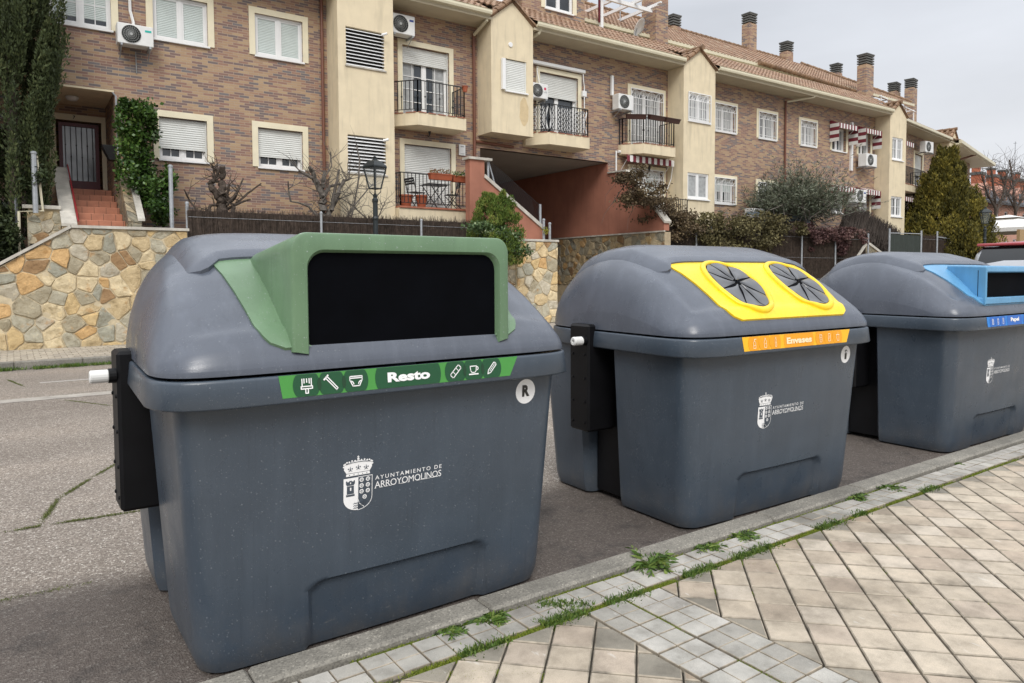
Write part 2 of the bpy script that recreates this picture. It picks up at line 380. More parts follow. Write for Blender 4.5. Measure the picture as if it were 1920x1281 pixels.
def leaf_mat(name, c1, c2, c3=None, rough=.5, trans=.25):
    m, N, L, B = newmat(name)
    a = N.new('ShaderNodeAttribute'); a.attribute_name = 'tone'
    st = [(0, c1), (1, c2)] if c3 is None else [(0, c1), (.6, c2), (1, c3)]
    col = ramp(N, L, a.outputs['Fac'], st)
    L.new(col, B.inputs['Base Color']); B.inputs['Roughness'].default_value = rough; B.inputs['Specular IOR Level'].default_value = .3
    return m
def glass_mat(name, c=(.02, .025, .03), rough=.06):
    m, N, L, B = newmat(name); v = objco(N)
    col = ramp(N, L, noise(N, L, v, 1.3, 2), [(.35, tuple(x*.5 for x in c)), (.65, tuple(x*2 for x in c))])
    L.new(col, B.inputs['Base Color']); B.inputs['Roughness'].default_value = rough; B.inputs['Specular IOR Level'].default_value = .9
    return m
MAT = {}
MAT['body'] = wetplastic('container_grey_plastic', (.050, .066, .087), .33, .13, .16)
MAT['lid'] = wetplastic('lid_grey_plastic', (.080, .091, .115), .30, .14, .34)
MAT['green'] = wetplastic('green_plastic', (.118, .200, .112), .42, .28)
MAT['yellow'] = wetplastic('yellow_plastic', (.82, .55, .006), .36, .08)
MAT['blue'] = wetplastic('blue_plastic', (.11, .30, .50), .38, .12)
MAT['black'] = simple('black_steel', (.004, .004, .005), .5, .3, spec=.22)
MAT['void'] = simple('black_flap_rubber', (.0015, .0018, .003), .7, .3, spec=.05)
MAT['rubber'] = simple('dark_rubber', (.075, .078, .085), .28, .35, 12, spec=.6)
MAT['whiteplastic'] = simple('white_plastic', (.72, .72, .70), .4, .06)
MAT['sticker_white'] = simple('white_print', (.80, .80, .80), .5, .03)
MAT['st_green'] = simple('bright_green_print', (.06, .26, .05), .4, .05)
MAT['st_dgreen'] = simple('dark_green_print', (.010, .072, .027), .4, .05)
MAT['st_ddgreen'] = simple('blackish_green_print', (.01, .045, .018), .4, .05)
MAT['st_orange'] = simple('orange_print', (.80, .33, .005), .4, .05)
MAT['st_yellow'] = simple('amber_print', (.85, .45, .01), .4, .05)
MAT['st_cream'] = simple('pale_print', (.9, .72, .45), .4, .05)
MAT['st_blue'] = simple('blue_print', (.012, .20, .62), .4, .05)
MAT['st_dblue'] = simple('deep_blue_print', (.01, .12, .48), .4, .05)
MAT['st_black'] = simple('black_print', (.01, .01, .01), .4, .05)
MAT['brick'] = brick_mat()
MAT['stone'] = stone_mat('rubble_stone', 4.0)
MAT['stone_small'] = stone_mat('crazy_paving_stone', 4.2, .62)
MAT['tile'] = tile_roof_mat()
MAT['asphalt'] = asphalt_mat()
MAT['kerb'] = concrete_mat('kerb_concrete', (.215, .20, .17), .8)
MAT['coping'] = concrete_mat('limestone_coping', (.50, .47, .41), .2)
MAT['cream'] = simple('cream_stucco', (.70, .60, .42), .8, .07, 2.5, bmp=.25, bscale=120, stain=.42)
MAT['surround'] = simple('pale_cream_stucco', (.76, .69, .51), .8, .06, 3, bmp=.2, bscale=120)
MAT['soffit'] = simple('soffit_plaster', (.50, .44, .32), .8, .06, 2)
MAT['gutter'] = simple('cream_painted_gutter', (.62, .57, .42), .45, .06, 2)
MAT['white'] = simple('white_lacquer', (.78, .78, .77), .35, .04, 3)
MAT['shutter'] = simple('white_shutter_slats', (.68, .69, .66), .45, .05, 3)
MAT['iron'] = simple('black_iron', (.012, .012, .013), .5, .3)
MAT['pipe'] = simple('brown_downpipe', (.16, .06, .035), .45, .1)
MAT['terracotta'] = simple('terracotta_floor_tile', (.36, .125, .07), .6, .2, 4)
MAT['maroon'] = simple('maroon_paint', (.10, .008, .012), .4, .15)
MAT['redplaster'] = simple('rust_red_plaster', (.36, .150, .098), .85, .16, 1.2, bmp=.3, bscale=90, stain=.3)
MAT['ceil'] = simple('grey_ceiling_plaster', (.32, .29, .25), .9, .08, 1)
MAT['glass'] = glass_mat('window_glass')
MAT['blind'] = simple('pale_blind', (.60, .66, .64), .5, .05, 3)
MAT['curtain'] = simple('grey_curtain', (.35, .36, .36), .8, .2, 8)
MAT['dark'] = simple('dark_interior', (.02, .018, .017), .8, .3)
MAT['redcloth'] = simple('red_awning_cloth', (.17, .022, .035), .8, .1)
MAT['whitecloth'] = simple('white_awning_cloth', (.70, .69, .66), .8, .06)
MAT['galv'] = simple('galvanised_steel', (.36, .38, .40), .45, .15, 9, metal=.3)
MAT['bark'] = simple('dark_bark', (.065, .048, .036), .85, .4, 14, bmp=.6, bscale=40)
MAT['barkgrey'] = simple('grey_bark', (.115, .10, .085), .85, .35, 14, bmp=.6, bscale=40)
MAT['twig'] = simple('brush_twigs', (.085, .062, .048), .85, .45, 9)
MAT['brush'] = simple('brush_mat', (.045, .034, .027), .9, .5, 25, bmp=.6, bscale=80)
MAT['soil'] = simple('garden_soil', (.085, .065, .04), .9, .3, 2, bmp=.5, bscale=20)
MAT['mortar'] = simple('joint_dirt', (.060, .052, .040), .95, .5, 20, bmp=.5, bscale=80)
MAT['pot'] = simple('terracotta_pot', (.34, .085, .035), .65, .12)
MAT['brownplastic'] = simple('brown_planter', (.055, .022, .016), .5, .15)
MAT['netting'] = simple('green_windbreak_cloth', (.022, .030, .024), .8, .2, 6)
MAT['greymetal'] = simple('blue_grey_steel', (.10, .125, .145), .45, .1)

def stone_cells_mat(name, d=1.0):
    m, N, L, B = newmat(name); v = objco(N); a = N.new('ShaderNodeAttribute'); a.attribute_name = 'tone'
    st = [(.0, (.36, .32, .23)), (.13, (.53, .42, .25)), (.28, (.41, .385, .30)), (.40, (.56, .42, .22)), (.52, (.33, .325, .265)), (.62, (.62, .52, .34)), (.78, (.32, .20, .10)), (.83, (.48, .44, .35)), (.93, (.57, .37, .17))]
    col = ramp(N, L, a.outputs['Fac'], [(p, tuple(min(1, x*d) for x in c)) for p, c in st], 'CONSTANT')
    b1 = noise(N, L, v, 7, 7, .7); b2 = noise(N, L, v, 22, 5, .65)
    col = mixc(N, L, .85, col, ramp(N, L, b1, [(.28, (.38, .34, .28)), (.42, (.85, .80, .72)), (.55, (1.05, 1.03, 1)), (.72, (1.45, 1.36, 1.2))]), 'MULTIPLY')
    col = mixc(N, L, ramp(N, L, noise(N, L, v, 4.2, 5, .6), [(.60, (0, 0, 0)), (.68, (.55, .55, .55))]), col, (.42*d, .22*d, .07*d))
    L.new(col, B.inputs['Base Color']); B.inputs['Roughness'].default_value = .75
    p = bump(N, L, None, b1, .9, .05); bump(N, L, B, b2, .5, .012, p); return m
MAT['facing'] = stone_cells_mat('split_facing_stone', 1.0); MAT['facing_dark'] = stone_cells_mat('dark_facing_stone', .6)
MAT['mortar_pale'] = simple('pale_lime_mortar', (.55, .46, .31), .9, .18, 8, bmp=.5, bscale=50); MAT['mortar_dim'] = simple('dim_lime_mortar', (.36, .29, .19), .9, .2, 8, bmp=.5, bscale=50)
# ------------------------------------------------------------------ foliage helpers
def set_tone(o, tones):
    at_ = o.data.attributes.new('tone', 'FLOAT', 'FACE'); at_.data.foreach_set('value', np.asarray(tones, dtype=np.float32))
def leaves(name, P, D, ln, wd, mt, parent=None, seed=0, smooth=False, tone=None):
    "one small folded leaf per point: P positions, D directions (numpy n x 3)"
    rng = np.random.default_rng(seed); n = len(P); P = np.asarray(P, float); D = np.asarray(D, float)
    D = D/np.maximum(np.linalg.norm(D, axis=1, keepdims=True), 1e-9)
    R = rng.normal(size=(n, 3)); A = np.cross(D, R); A /= np.maximum(np.linalg.norm(A, axis=1, keepdims=True), 1e-9)
    l = (ln*rng.uniform(.6, 1.35, n))[:, None]; wv = (wd*rng.uniform(.6, 1.3, n))[:, None]
    v = np.stack([P, P+D*l*.5+A*wv*.5, P+D*l, P+D*l*.5-A*wv*.5], 1).reshape(-1, 3)
    me = bpy.data.meshes.new(name); me.vertices.add(4*n); me.vertices.foreach_set('co', v.ravel())
    me.loops.add(4*n); me.loops.foreach_set('vertex_index', np.arange(4*n, dtype=np.int32))
    me.polygons.add(n); me.polygons.foreach_set('loop_start', np.arange(0, 4*n, 4, dtype=np.int32)); me.polygons.foreach_set('loop_total', np.full(n, 4, dtype=np.int32))
    me.update(); me.validate(); me.materials.append(mt)
    o = bpy.data.objects.new(name, me); COL.objects.link(o)
    if parent is not None: o.parent = parent
    t = rng.uniform(0, 1, n) if tone is None else np.clip(np.asarray(tone)+rng.normal(0, .16, n), 0, 1)
    set_tone(o, t); return o
# ------------------------------------------------------------------ ground, road, pavements
m = M(); m.quad((-900, -900, -.03), (900, -900, -.03), (900, 900, -.03), (-900, 900, -.03)); struct('ground', m, MAT['soil'])
m = M()
for k in range(60):
    x0, x1 = -30+k*2.5, -27.5+k*2.5
    m.quad((x0, 2.60, 0), (x1, 2.60, 0), (x1, 14.80, 0), (x0, 14.80, 0))
struct('road', m, MAT['asphalt'])
m = M(); m.quad((-30, 10.86, .004), (120, 10.86, .004), (120, 11.16, .004), (-30, 11.16, .004)); struct('drain_strip', m, concrete_mat('worn_concrete', (.36, .33, .29), .5))
m = M(); m.quad((.30, 12.64, .004), (6.2, 12.72, .004), (6.2, 12.78, .004), (.30, 12.70, .004)); struct('painted_line', m, simple('worn_road_paint', (.52, .50, .47), .7, .25, 30))
# kerb (blocks with joints)
m = M(); x = -6.2
while x < 30:
    L_ = .98; m.box(x, 2.515, -.02, x+L_-.006, 2.65, .135, .012); x += L_
struct('kerb', m, MAT['kerb'])
# pavement base, pavers
PZ = .112
m = M(); m.quad((-8, -6, PZ-.018), (40, -6, PZ-.018), (40, 2.515, PZ-.018), (-8, 2.515, PZ-.018)); struct('pavement_bed', m, MAT['mortar'])
def clip(poly, f):
    "keep the part of a 2D polygon where f(p) >= 0 (linear f)"
    r = []
    for i in range(len(poly)):
        a, b = poly[i-1], poly[i]; fa, fb = f(a), f(b)
        if (fa >= 0) != (fb >= 0): t = fa/(fa-fb); r.append((a[0]+(b[0]-a[0])*t, a[1]+(b[1]-a[1])*t))
        if fb >= 0: r.append(b)
    return r
def inset(poly, d):
    n = len(poly)
    ar = sum(poly[i-1][0]*poly[i][1]-poly[i][0]*poly[i-1][1] for i in range(n))
    if ar < 0: poly = poly[::-1]
    ls = []
    for i in range(n):
        a, b = poly[i], poly[(i+1) % n]; dx, dy = b[0]-a[0], b[1]-a[1]; l = math.hypot(dx, dy)
        if l < .004: continue
        ls.append((a[0]-dy/l*d, a[1]+dx/l*d, dx/l, dy/l))
    r = []
    for i in range(len(ls)):
        x1, y1, a1, b1 = ls[i-1]; x2, y2, a2, b2 = ls[i]; det = a1*b2-b1*a2
        if abs(det) < 1e-6: continue
        t = ((x2-x1)*b2-(y2-y1)*a2)/det; r.append((x1+a1*t, y1+b1*t))
    return r
class Pav(M):
    def __init__(s): super().__init__(); s.tone = []
    def slab(s, poly, gap=.004, z=PZ, tone=None, bev=.006):
        p = inset(poly, gap)
        if len(p) < 3: return
        q = inset(p, bev)
        if len(q) != len(p): return
        ar = sum(p[i-1][0]*p[i][1]-p[i][0]*p[i-1][1] for i in range(len(p)))/2
        aq = sum(q[i-1][0]*q[i][1]-q[i][0]*q[i-1][1] for i in range(len(q)))/2
        if ar < .0008 or aq <= 0 or aq > ar: return
        t = random.random() if tone is None else min(1, max(0, tone+random.gauss(0, .08))); tz = random.gauss(0, .0009); tx, ty = random.gauss(0, .006), random.gauss(0, .006)
        cx = sum(a[0] for a in p)/len(p); cy = sum(a[1] for a in p)/len(p); h = lambda a: z+tz+(a[0]-cx)*tx+(a[1]-cy)*ty
        n0 = len(s.f); s.face([(a[0], a[1], h(a)) for a in q])
        # align bevel ring with nearest start
        k0 = min(range(len(q)), key=lambda k: (q[k][0]-p[0][0])**2+(q[k][1]-p[0][1])**2); q = q[k0:]+q[:k0]
        for i in range(len(p)):
            j = (i+1) % len(p)
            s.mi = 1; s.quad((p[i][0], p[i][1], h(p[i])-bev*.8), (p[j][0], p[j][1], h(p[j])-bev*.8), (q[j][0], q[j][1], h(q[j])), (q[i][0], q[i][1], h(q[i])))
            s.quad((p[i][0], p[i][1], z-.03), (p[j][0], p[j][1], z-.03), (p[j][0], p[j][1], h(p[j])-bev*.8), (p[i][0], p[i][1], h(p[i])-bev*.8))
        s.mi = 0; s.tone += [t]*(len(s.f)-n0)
PEDGE = simple('dirty_shaded_paver_edge', (.29, .25, .195), .85, .45, 14)  # darker bevels and sides: joint dirt, plus bevel shading put into the colour
grey = Pav(); beige = Pav(); tri_ = Pav()
def cross_tile(x0, y0, x1, y1, tone=None):
    t = random.random() if tone is None else tone; xm, ym = (x0+x1)/2, (y0+y1)/2; g = .0022
    for a, b, c, d, e0, e1, e2, e3 in ((x0, y0, xm, ym, 4, 4, 1, 1), (xm, y0, x1, ym, 1, 4, 4, 1), (x0, ym, xm, y1, 4, 1, 1, 4), (xm, ym, x1, y1, 1, 1, 4, 4)):
        a += .0022*(e0 > 1); c -= .0022*(e2 > 1); b += .0022*(e1 > 1); d -= .0022*(e3 > 1)
        grey.slab([(a, b), (c, b), (c, d), (a, d)], g*.8, tone=t, bev=.0022)
x = 1.018-.2233*20
while x < 22: cross_tile(x, 2.318, x+.2233, 2.495); x += .2233
BX0, BX1 = 1.968, 2.412
for k in range(16):
    y1 = 2.288-k*.205
    for a in (BX0, (BX0+BX1)/2): cross_tile(a+.003, y1-.205, a+.222-.003, y1)
DG = .2345
def field(xmin, xmax, phase, tones):
    def tile(cx, cy):
        h = DG/2; p = [(cx-h, cy), (cx, cy-h), (cx+h, cy), (cx, cy+h)]
        whole = cx-h >= xmin-.002 and cx+h <= xmax+.002 and cy+h <= 2.289
        p = clip(p, lambda q: 2.288-q[1]); p = clip(p, lambda q: q[0]-xmin) if p else p; p = clip(p, lambda q: xmax-q[0]) if p else p
        if len(p) >= 3: (beige if whole else tri_).slab(p, .0040, bev=.0045)
    ny = 40
    for j in range(ny):
        y = 2.288-j*DG/2; off = phase+(DG/2 if j % 2 else 0)
        k0 = int((xmin-off)/DG)-1; k1 = int((min(xmax, 3.0+(2.3-y)*.0+22)-off)/DG)+1
        lim = 22 if j < 14 else 12
        for k in range(k0, k1+1):
            cx = off+k*DG
            if cx > lim or cx < -3: continue
            tile(cx, y)
field(-3, BX0, 1.918-DG/2+DG/2, None)
field(BX1, 22, 2.412+DG*0, None)
def stonework(name, poly, size, fn, mt, parent, seed, proud=.03, gap=.013):
    "irregular facing stones filling a convex polygon (u, v); fn(u, v, w) gives the 3D point, w out of the wall"
    rg = random.Random(seed); us = [p[0] for p in poly]; vs = [p[1] for p in poly]; pts = []
    j = 0; v_ = min(vs)-size
    while v_ < max(vs)+size:
        u_ = min(us)-size+(j % 2)*size*.5
        while u_ < max(us)+size:
            if rg.random() < .88: pts.append((u_+rg.uniform(-.46, .46)*size, v_+rg.uniform(-.46, .46)*size))
            u_ += size
        v_ += size*.92; j += 1
    m = M(); tone = []
    ar0 = sum(poly[i-1][0]*poly[i][1]-poly[i][0]*poly[i-1][1] for i in range(len(poly)))
    pl_ = poly if ar0 > 0 else poly[::-1]
    for i, p in enumerate(pts):
        near = sorted(pts, key=lambda q: (q[0]-p[0])**2+(q[1]-p[1])**2)[1:16]
        c = [(p[0]-size*1.6, p[1]-size*1.6), (p[0]+size*1.6, p[1]-size*1.6), (p[0]+size*1.6, p[1]+size*1.6), (p[0]-size*1.6, p[1]+size*1.6)]
        for q in near:
            mx_, my_, dx, dy = (p[0]+q[0])/2, (p[1]+q[1])/2, q[0]-p[0], q[1]-p[1]
            c = clip(c, lambda r: -((r[0]-mx_)*dx+(r[1]-my_)*dy))
            if len(c) < 3: break
        for k in range(len(pl_)):
            if len(c) < 3: break
            a, b = pl_[k], pl_[(k+1) % len(pl_)]; c = clip(c, lambda r: (b[0]-a[0])*(r[1]-a[1])-(b[1]-a[1])*(r[0]-a[0]))
        if len(c) < 3: continue
        c = inset(c, gap*rg.uniform(.45, 1.35))
        if len(c) < 3: continue
        ar = sum(c[k-1][0]*c[k][1]-c[k][0]*c[k-1][1] for k in range(len(c)))/2
        if ar < .0035: continue
        cx = sum(r[0] for r in c)/len(c); cy = sum(r[1] for r in c)/len(c)
        # slightly wobbly outline
        o_ = []
        for k in range(len(c)):
            a, b = c[k], c[(k+1) % len(c)]; l = math.hypot(b[0]-a[0], b[1]-a[1]); nseg = max(1, int(l/.07))
            t0 = min(.25, .02/max(l, .03))
            for q in range(nseg):
                f = t0+(1-2*t0)*(q/max(nseg-1, 1)) if nseg > 1 else .5
                w_ = rg.gauss(0, .0045); o_.append((a[0]+(b[0]-a[0])*f-(b[1]-a[1])/l*w_, a[1]+(b[1]-a[1])*f+(b[0]-a[0])/l*w_))
            if nseg == 1 and l > .05: o_.insert(-1, (a[0]+(b[0]-a[0])*t0, a[1]+(b[1]-a[1])*t0)); o_.append((b[0]+(a[0]-b[0])*t0, b[1]+(a[1]-b[1])*t0))
        pr_ = proud*rg.uniform(.5, 1.25); tx, ty = rg.gauss(0, .06), rg.gauss(0, .06); hh = lambda r, f: pr_*f+((r[0]-cx)*tx+(r[1]-cy)*ty)*f
        rings = []
        for sc_, f in ((1.0, -.3), (1.0, .55), (.93, .95), (.6, 1.05)): rings.append([fn(cx+(r[0]-cx)*sc_, cy+(r[1]-cy)*sc_, hh(r, f)+rg.gauss(0, .0012)) for r in o_])
        n0 = len(m.f); m.grid(rings, True); m.face(rings[-1]); t = rg.random(); tone += [t]*(len(m.f)-n0)
    o = obj(name, m, mt, parent); set_tone(o, tone[:len(o.data.polygons)]); return o
def paved(name, p, mt):
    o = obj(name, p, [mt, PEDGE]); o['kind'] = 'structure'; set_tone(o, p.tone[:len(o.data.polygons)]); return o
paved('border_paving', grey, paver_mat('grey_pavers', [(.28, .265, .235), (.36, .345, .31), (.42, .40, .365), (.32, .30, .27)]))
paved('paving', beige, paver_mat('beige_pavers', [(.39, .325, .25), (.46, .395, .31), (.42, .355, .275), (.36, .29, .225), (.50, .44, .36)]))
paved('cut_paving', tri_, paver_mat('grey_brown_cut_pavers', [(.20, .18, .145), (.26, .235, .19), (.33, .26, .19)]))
m = M(); m.quad((22, -6, PZ), (60, -6, PZ), (60, 2.515, PZ), (22, 2.515, PZ)); struct('far_paving', m, concrete_mat('distant_paving', (.40, .35, .29), .3))
# far side: kerb, pavement of small setts
m = M(); x = -20
while x < 90: m.box(x, 14.70, -.02, x+.995, 14.86, .14, .015); x += 1.0
struct('far_kerb', m, MAT['kerb'])
p = Pav()
for j in range(12):
    x = -3.0 - (j % 2)*.1
    while x < 6: p.slab([(x, 14.86+j*.2), (x+.2, 14.86+j*.2), (x+.2, 15.06+j*.2), (x, 15.06+j*.2)], .004, .13); x += .2
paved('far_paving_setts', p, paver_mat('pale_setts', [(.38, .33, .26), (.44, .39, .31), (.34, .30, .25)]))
m = M(); m.quad((-20, 14.86, .11), (90, 14.86, .11), (90, 17.4, .11), (-20, 17.4, .11)); struct('far_pavement_bed', m, concrete_mat('far_concrete', (.36, .32, .27), .3))
# ---- moss, grass and weeds
GR = leaf_mat('grass_blades', (.035, .07, .012), (.075, .135, .02), (.15, .19, .04), .6)
MOSS = leaf_mat('moss', (.08, .115, .012), (.17, .22, .02), (.28, .29, .045), .8)
rs = np.random.default_rng(3)
def strip_blades(name, pts, width, density, h, mt, z, seed):
    P = []; D = []
    rg = np.random.default_rng(seed)
    for (x0, y0, x1, y1, dens) in pts:
        l = math.hypot(x1-x0, y1-y0); n = int(l*density*dens)
        t = rg.uniform(0, 1, n); nx, ny = -(y1-y0)/l, (x1-x0)/l; o = rg.normal(0, width, n)
        cl = .5+.5*np.sin(t*l*9+seed)*np.sin(t*l*3.7+1); cl2 = .5+.5*np.sin(t*l*23+seed*2)*np.sin(t*l*6.1); keep = rg.uniform(0, 1, n) < np.clip(cl*.9+cl2*.5-.22, .04, 1); h_ = h
        t, o = t[keep], o[keep]; n = len(t)
        P.append(np.stack([x0+(x1-x0)*t+nx*o, y0+(y1-y0)*t+ny*o, np.full(n, z)], 1)); d = rg.normal(0, .75, (n, 3)); d[:, 2] = 1; D.append(d)
    o = leaves(name, np.concatenate(P), np.concatenate(D), h, h*.22, mt, seed=seed); o['kind'] = 'stuff'; return o
strip_blades('moss', [(.7, 2.303, 2.2, 2.303, 1), (2.2, 2.303, 3.6, 2.303, 1.5), (3.6, 2.303, 4.6, 2.303, .9), (4.6, 2.303, 8, 2.303, .25), (2.5, 2.20, 2.75, 1.97, .25), (3.12, 1.63, 3.5, 1.3, .25), (2.95, 2.25, 3.6, 1.62, .25), (3.4, 2.27, 3.9, 1.8, .25), (1.35, 2.19, 1.58, 1.97, .4), (1.0, 2.50, 2.4, 2.50, .5), (2.5, 2.5, 5, 2.5, .3), (2.19, 2.29, 2.19, 1.9, 1.6), (2.19, 1.7, 2.19, .9, .35), (1.2, 2.28, 1.34, 2.13, .5)], .015, 15000, .014, MOSS, PZ-.014, 1)
strip_blades('grass', [(1.35, 2.303, 1.62, 2.303, .8), (1.75, 2.31, 2.02, 2.315, 1.6), (1.85, 2.47, 2.05, 2.33, 1.0), (2.1, 2.3, 2.35, 2.3, 1.0), (2.6, 2.303, 3.35, 2.303, 1.3), (3.7, 2.303, 4.2, 2.303, .8), (4.9, 2.303, 5.1, 2.303, .8)], .020, 5200, .027, GR, PZ-.012, 2)
strip_blades('far_grass', [(-1, 14.66, 3.0, 14.66, 1)], .06, 1600, .07, GR, 0, 4)
strip_blades('crack_moss', [(-1.2, 5.30, .1, 5.32, 1), (.1, 5.32, .78, 5.27, 1), (.1, 5.35, .22, 5.9, .8), (.22, 5.9, .45, 6.35, .8), (.45, 6.35, .70, 6.8, .6), (-.1, 13.4, .12, 12.3, .5), (.5, 10.7, 1.2, 9.4, .4), (-.3, 4.2, .3, 4.17, .25), (2.45, 5.4, 3.0, 5.6, .6)], .010, 3400, .013, leaf_mat('crack_moss_leaf', (.06, .07, .02), (.10, .125, .03), (.16, .17, .05), .8), 0, 5)
def weed(x, y, n, ln, wd, label, seed, up_=.5):
    rg = np.random.default_rng(seed); P = []; D = []
    for k in range(n):
        a = rg.uniform(0, 2*PI); e_ = rg.uniform(.15, 1.2)*up_; L_ = ln*rg.uniform(.6, 1.15); p = np.array([x+rg.normal(0, .01), y+rg.normal(0, .008), PZ-.005])
        d = np.array([math.cos(a), math.sin(a), e_])
        for s in range(5):
            for q in (-1, 1):
                P.append(p.copy()); D.append(d+np.array([-math.sin(a), math.cos(a), .1])*q*.8)
            P.append(p.copy()); D.append(d); p = p+d/np.linalg.norm(d)*L_/5; d[2] -= .22
    o = leaves('weed', P, D, ln*.38, wd, GR, seed=seed); tag(o, label, 'weed', 'weeds growing along the kerb')
weed(1.60, 2.475, 36, .105, .014, 'leafy thistle like weed at the kerb below the crest of the green hooded container', 11)
weed(1.42, 2.49, 26, .075, .009, 'small grassy tuft at the kerb just left of the thistle like weed', 12)
weed(2.55, 2.49, 22, .13, .016, 'long leaved weed at the kerb in the gap between the green and yellow containers', 13, .9)
weed(2.98, 2.49, 36, .105, .012, 'spreading weed at the kerb below the left front corner of the yellow container', 14)
weed(3.26, 2.49, 34, .11, .011, 'short bright weed at the kerb beside the spreading weed', 15)
weed(4.42, 2.49, 30, .10, .013, 'low pale weed at the kerb below the right end of the yellow container', 16)
weed(4.80, 2.49, 30, .12, .013, 'small upright weed at the kerb just past the yellow container', 17)
weed(5.85, 2.49, 12, .05, .008, 'tiny weed at the kerb between the yellow and blue containers', 18)
# ------------------------------------------------------------------ containers
def interp(x, xs, ys):
    return float(np.interp(x, xs, ys))
PY = [-.095, -.085, -.06, 0, .1, .2, .3, .41, .55, .7, .85, 1.0, 1.15, 1.3, 1.42, 1.50, 1.56, 1.59, 1.60]
PZL = [1.19, 1.225, 1.275, 1.345, 1.435, 1.515, 1.585, 1.645, 1.69, 1.713, 1.72, 1.705, 1.67, 1.605, 1.52, 1.44, 1.345, 1.27, 1.19]
CY = .755
def prof(y): return interp(y, PY, PZL)
def G_(x): return (1-min(1, abs(x)/.957)**7)**.52
def hd(x, b=.81, n=9): return b*(max(0, 1-(abs(x)/.957)**n))**(1/n)
def taper(y): return 1-.065*min(1, max(0, (y-.2)/1.3))
def sst(a, b, v): t = min(1, max(0, (v-a)/(b-a))); return t*t*(3-2*t)
def dep(x, y): return .022*sst(.85, .775, abs(x))*sst(-.02, .045, y)*sst(.75, .5, y)   # shallow dished front of the lid
def lid_z(x, y):
    x = x/taper(y); s_ = hd(x, 1, 9 if y < CY else 4); yy = CY+(y-CY)/max(s_, .2) if s_ > .05 else y
    return 1.19+(prof(min(max(yy, -.094), 1.599))-1.19)*G_(x)-dep(x, yy)
def outline_rim(off=0, n=34):
    A = []; B = []
    for k in range(n+1):
        u = -1+2*k/n; x = .952*math.sin(u*PI/2); s_ = 1+off/.9
        y = CY-hd(x, .848)*s_; A.append((x*s_*taper(y), y)); y = CY+hd(x, .848, 4)*s_; B.append((x*s_*taper(y), y))
    return A+B[::-1]
def bodyw(z): return .822+.062*z
def body_front(x, z):
    y = .07*(1.08-z)/1.08-.03*(1-(x/.87)**2)+.012
    # recessed kick panel
    cx, cz, hx, hz, R = .02, .0, .43, .305, .07
    dx, dz = abs(x-cx)-(hx-R), abs(z-cz)-(hz-R); d = math.hypot(max(dx, 0), max(dz, 0))+min(max(dx, dz), 0)-R
    t = min(1, max(0, -d/.022)); return y+.030*t*t*(3-2*t)
def body_ring(z):
    t = max(0, (.10-z)/.10)**2; w_ = bodyw(z)-.02*t; R = .11; fy = .015*t; n = 64; F = []
    for k in range(n+1):
        u = -1+2*k/n; x = u*(w_-R); F.append((x, body_front(x, z)+fy))
    y0 = F[-1][1]; y1 = F[0][1]
    right = [(w_-R+R*math.sin(a), y0+R-R*math.cos(a)) for a in [PI/2*k/8 for k in range(1, 9)]]
    side = [(w_, .40), (w_, .66), (w_-.04, .69), (w_-.17, .70), (w_-.17, 1.00), (w_-.04, 1.01), (w_, 1.04), (w_, 1.20)]
    b = 1.50-.06*(1.08-z)-fy
    rear = [(w_-R+R*math.sin(a), b-R+R*math.cos(a)) for a in [PI/2-PI/2*k/8 for k in range(0, 9)]]
    half = right+side+rear
    left = [(-p[0], p[1]) for p in half[::-1]]
    left = left[:-8]+[(-(w_-R)-R*math.sin(a), y1+R-R*math.cos(a)) for a in [PI/2-PI/2*k/8 for k in range(0, 8)]]
    return [(p[0]+.014, p[1], z) for p in F+half+left]
def make_body(root):
    zs = [.015, .02, .035, .06, .09, .12, .15, .18, .21]+[.235+.01*k for k in range(11)]+[.37, .42, .5, .6, .7, .8, .9, 1.0, 1.09]
    m = M(); R = [body_ring(z) for z in zs]; m.grid(R, True); m.face(R[0][::-1])
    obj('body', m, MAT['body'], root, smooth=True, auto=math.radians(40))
    # raised rim band
    m = M(); rings = []
    for z, off in ((1.074, -.075), (1.070, .000), (1.073, .008), (1.080, .012), (1.166, .003), (1.175, .001), (1.178, -.004), (1.178, -.012), (1.176, -.05)):
        rings.append([(p[0], p[1], z) for p in outline_rim(off)])
    m.grid(rings, True); obj('rim', m, MAT['body'], root, smooth=True, auto=math.radians(50))
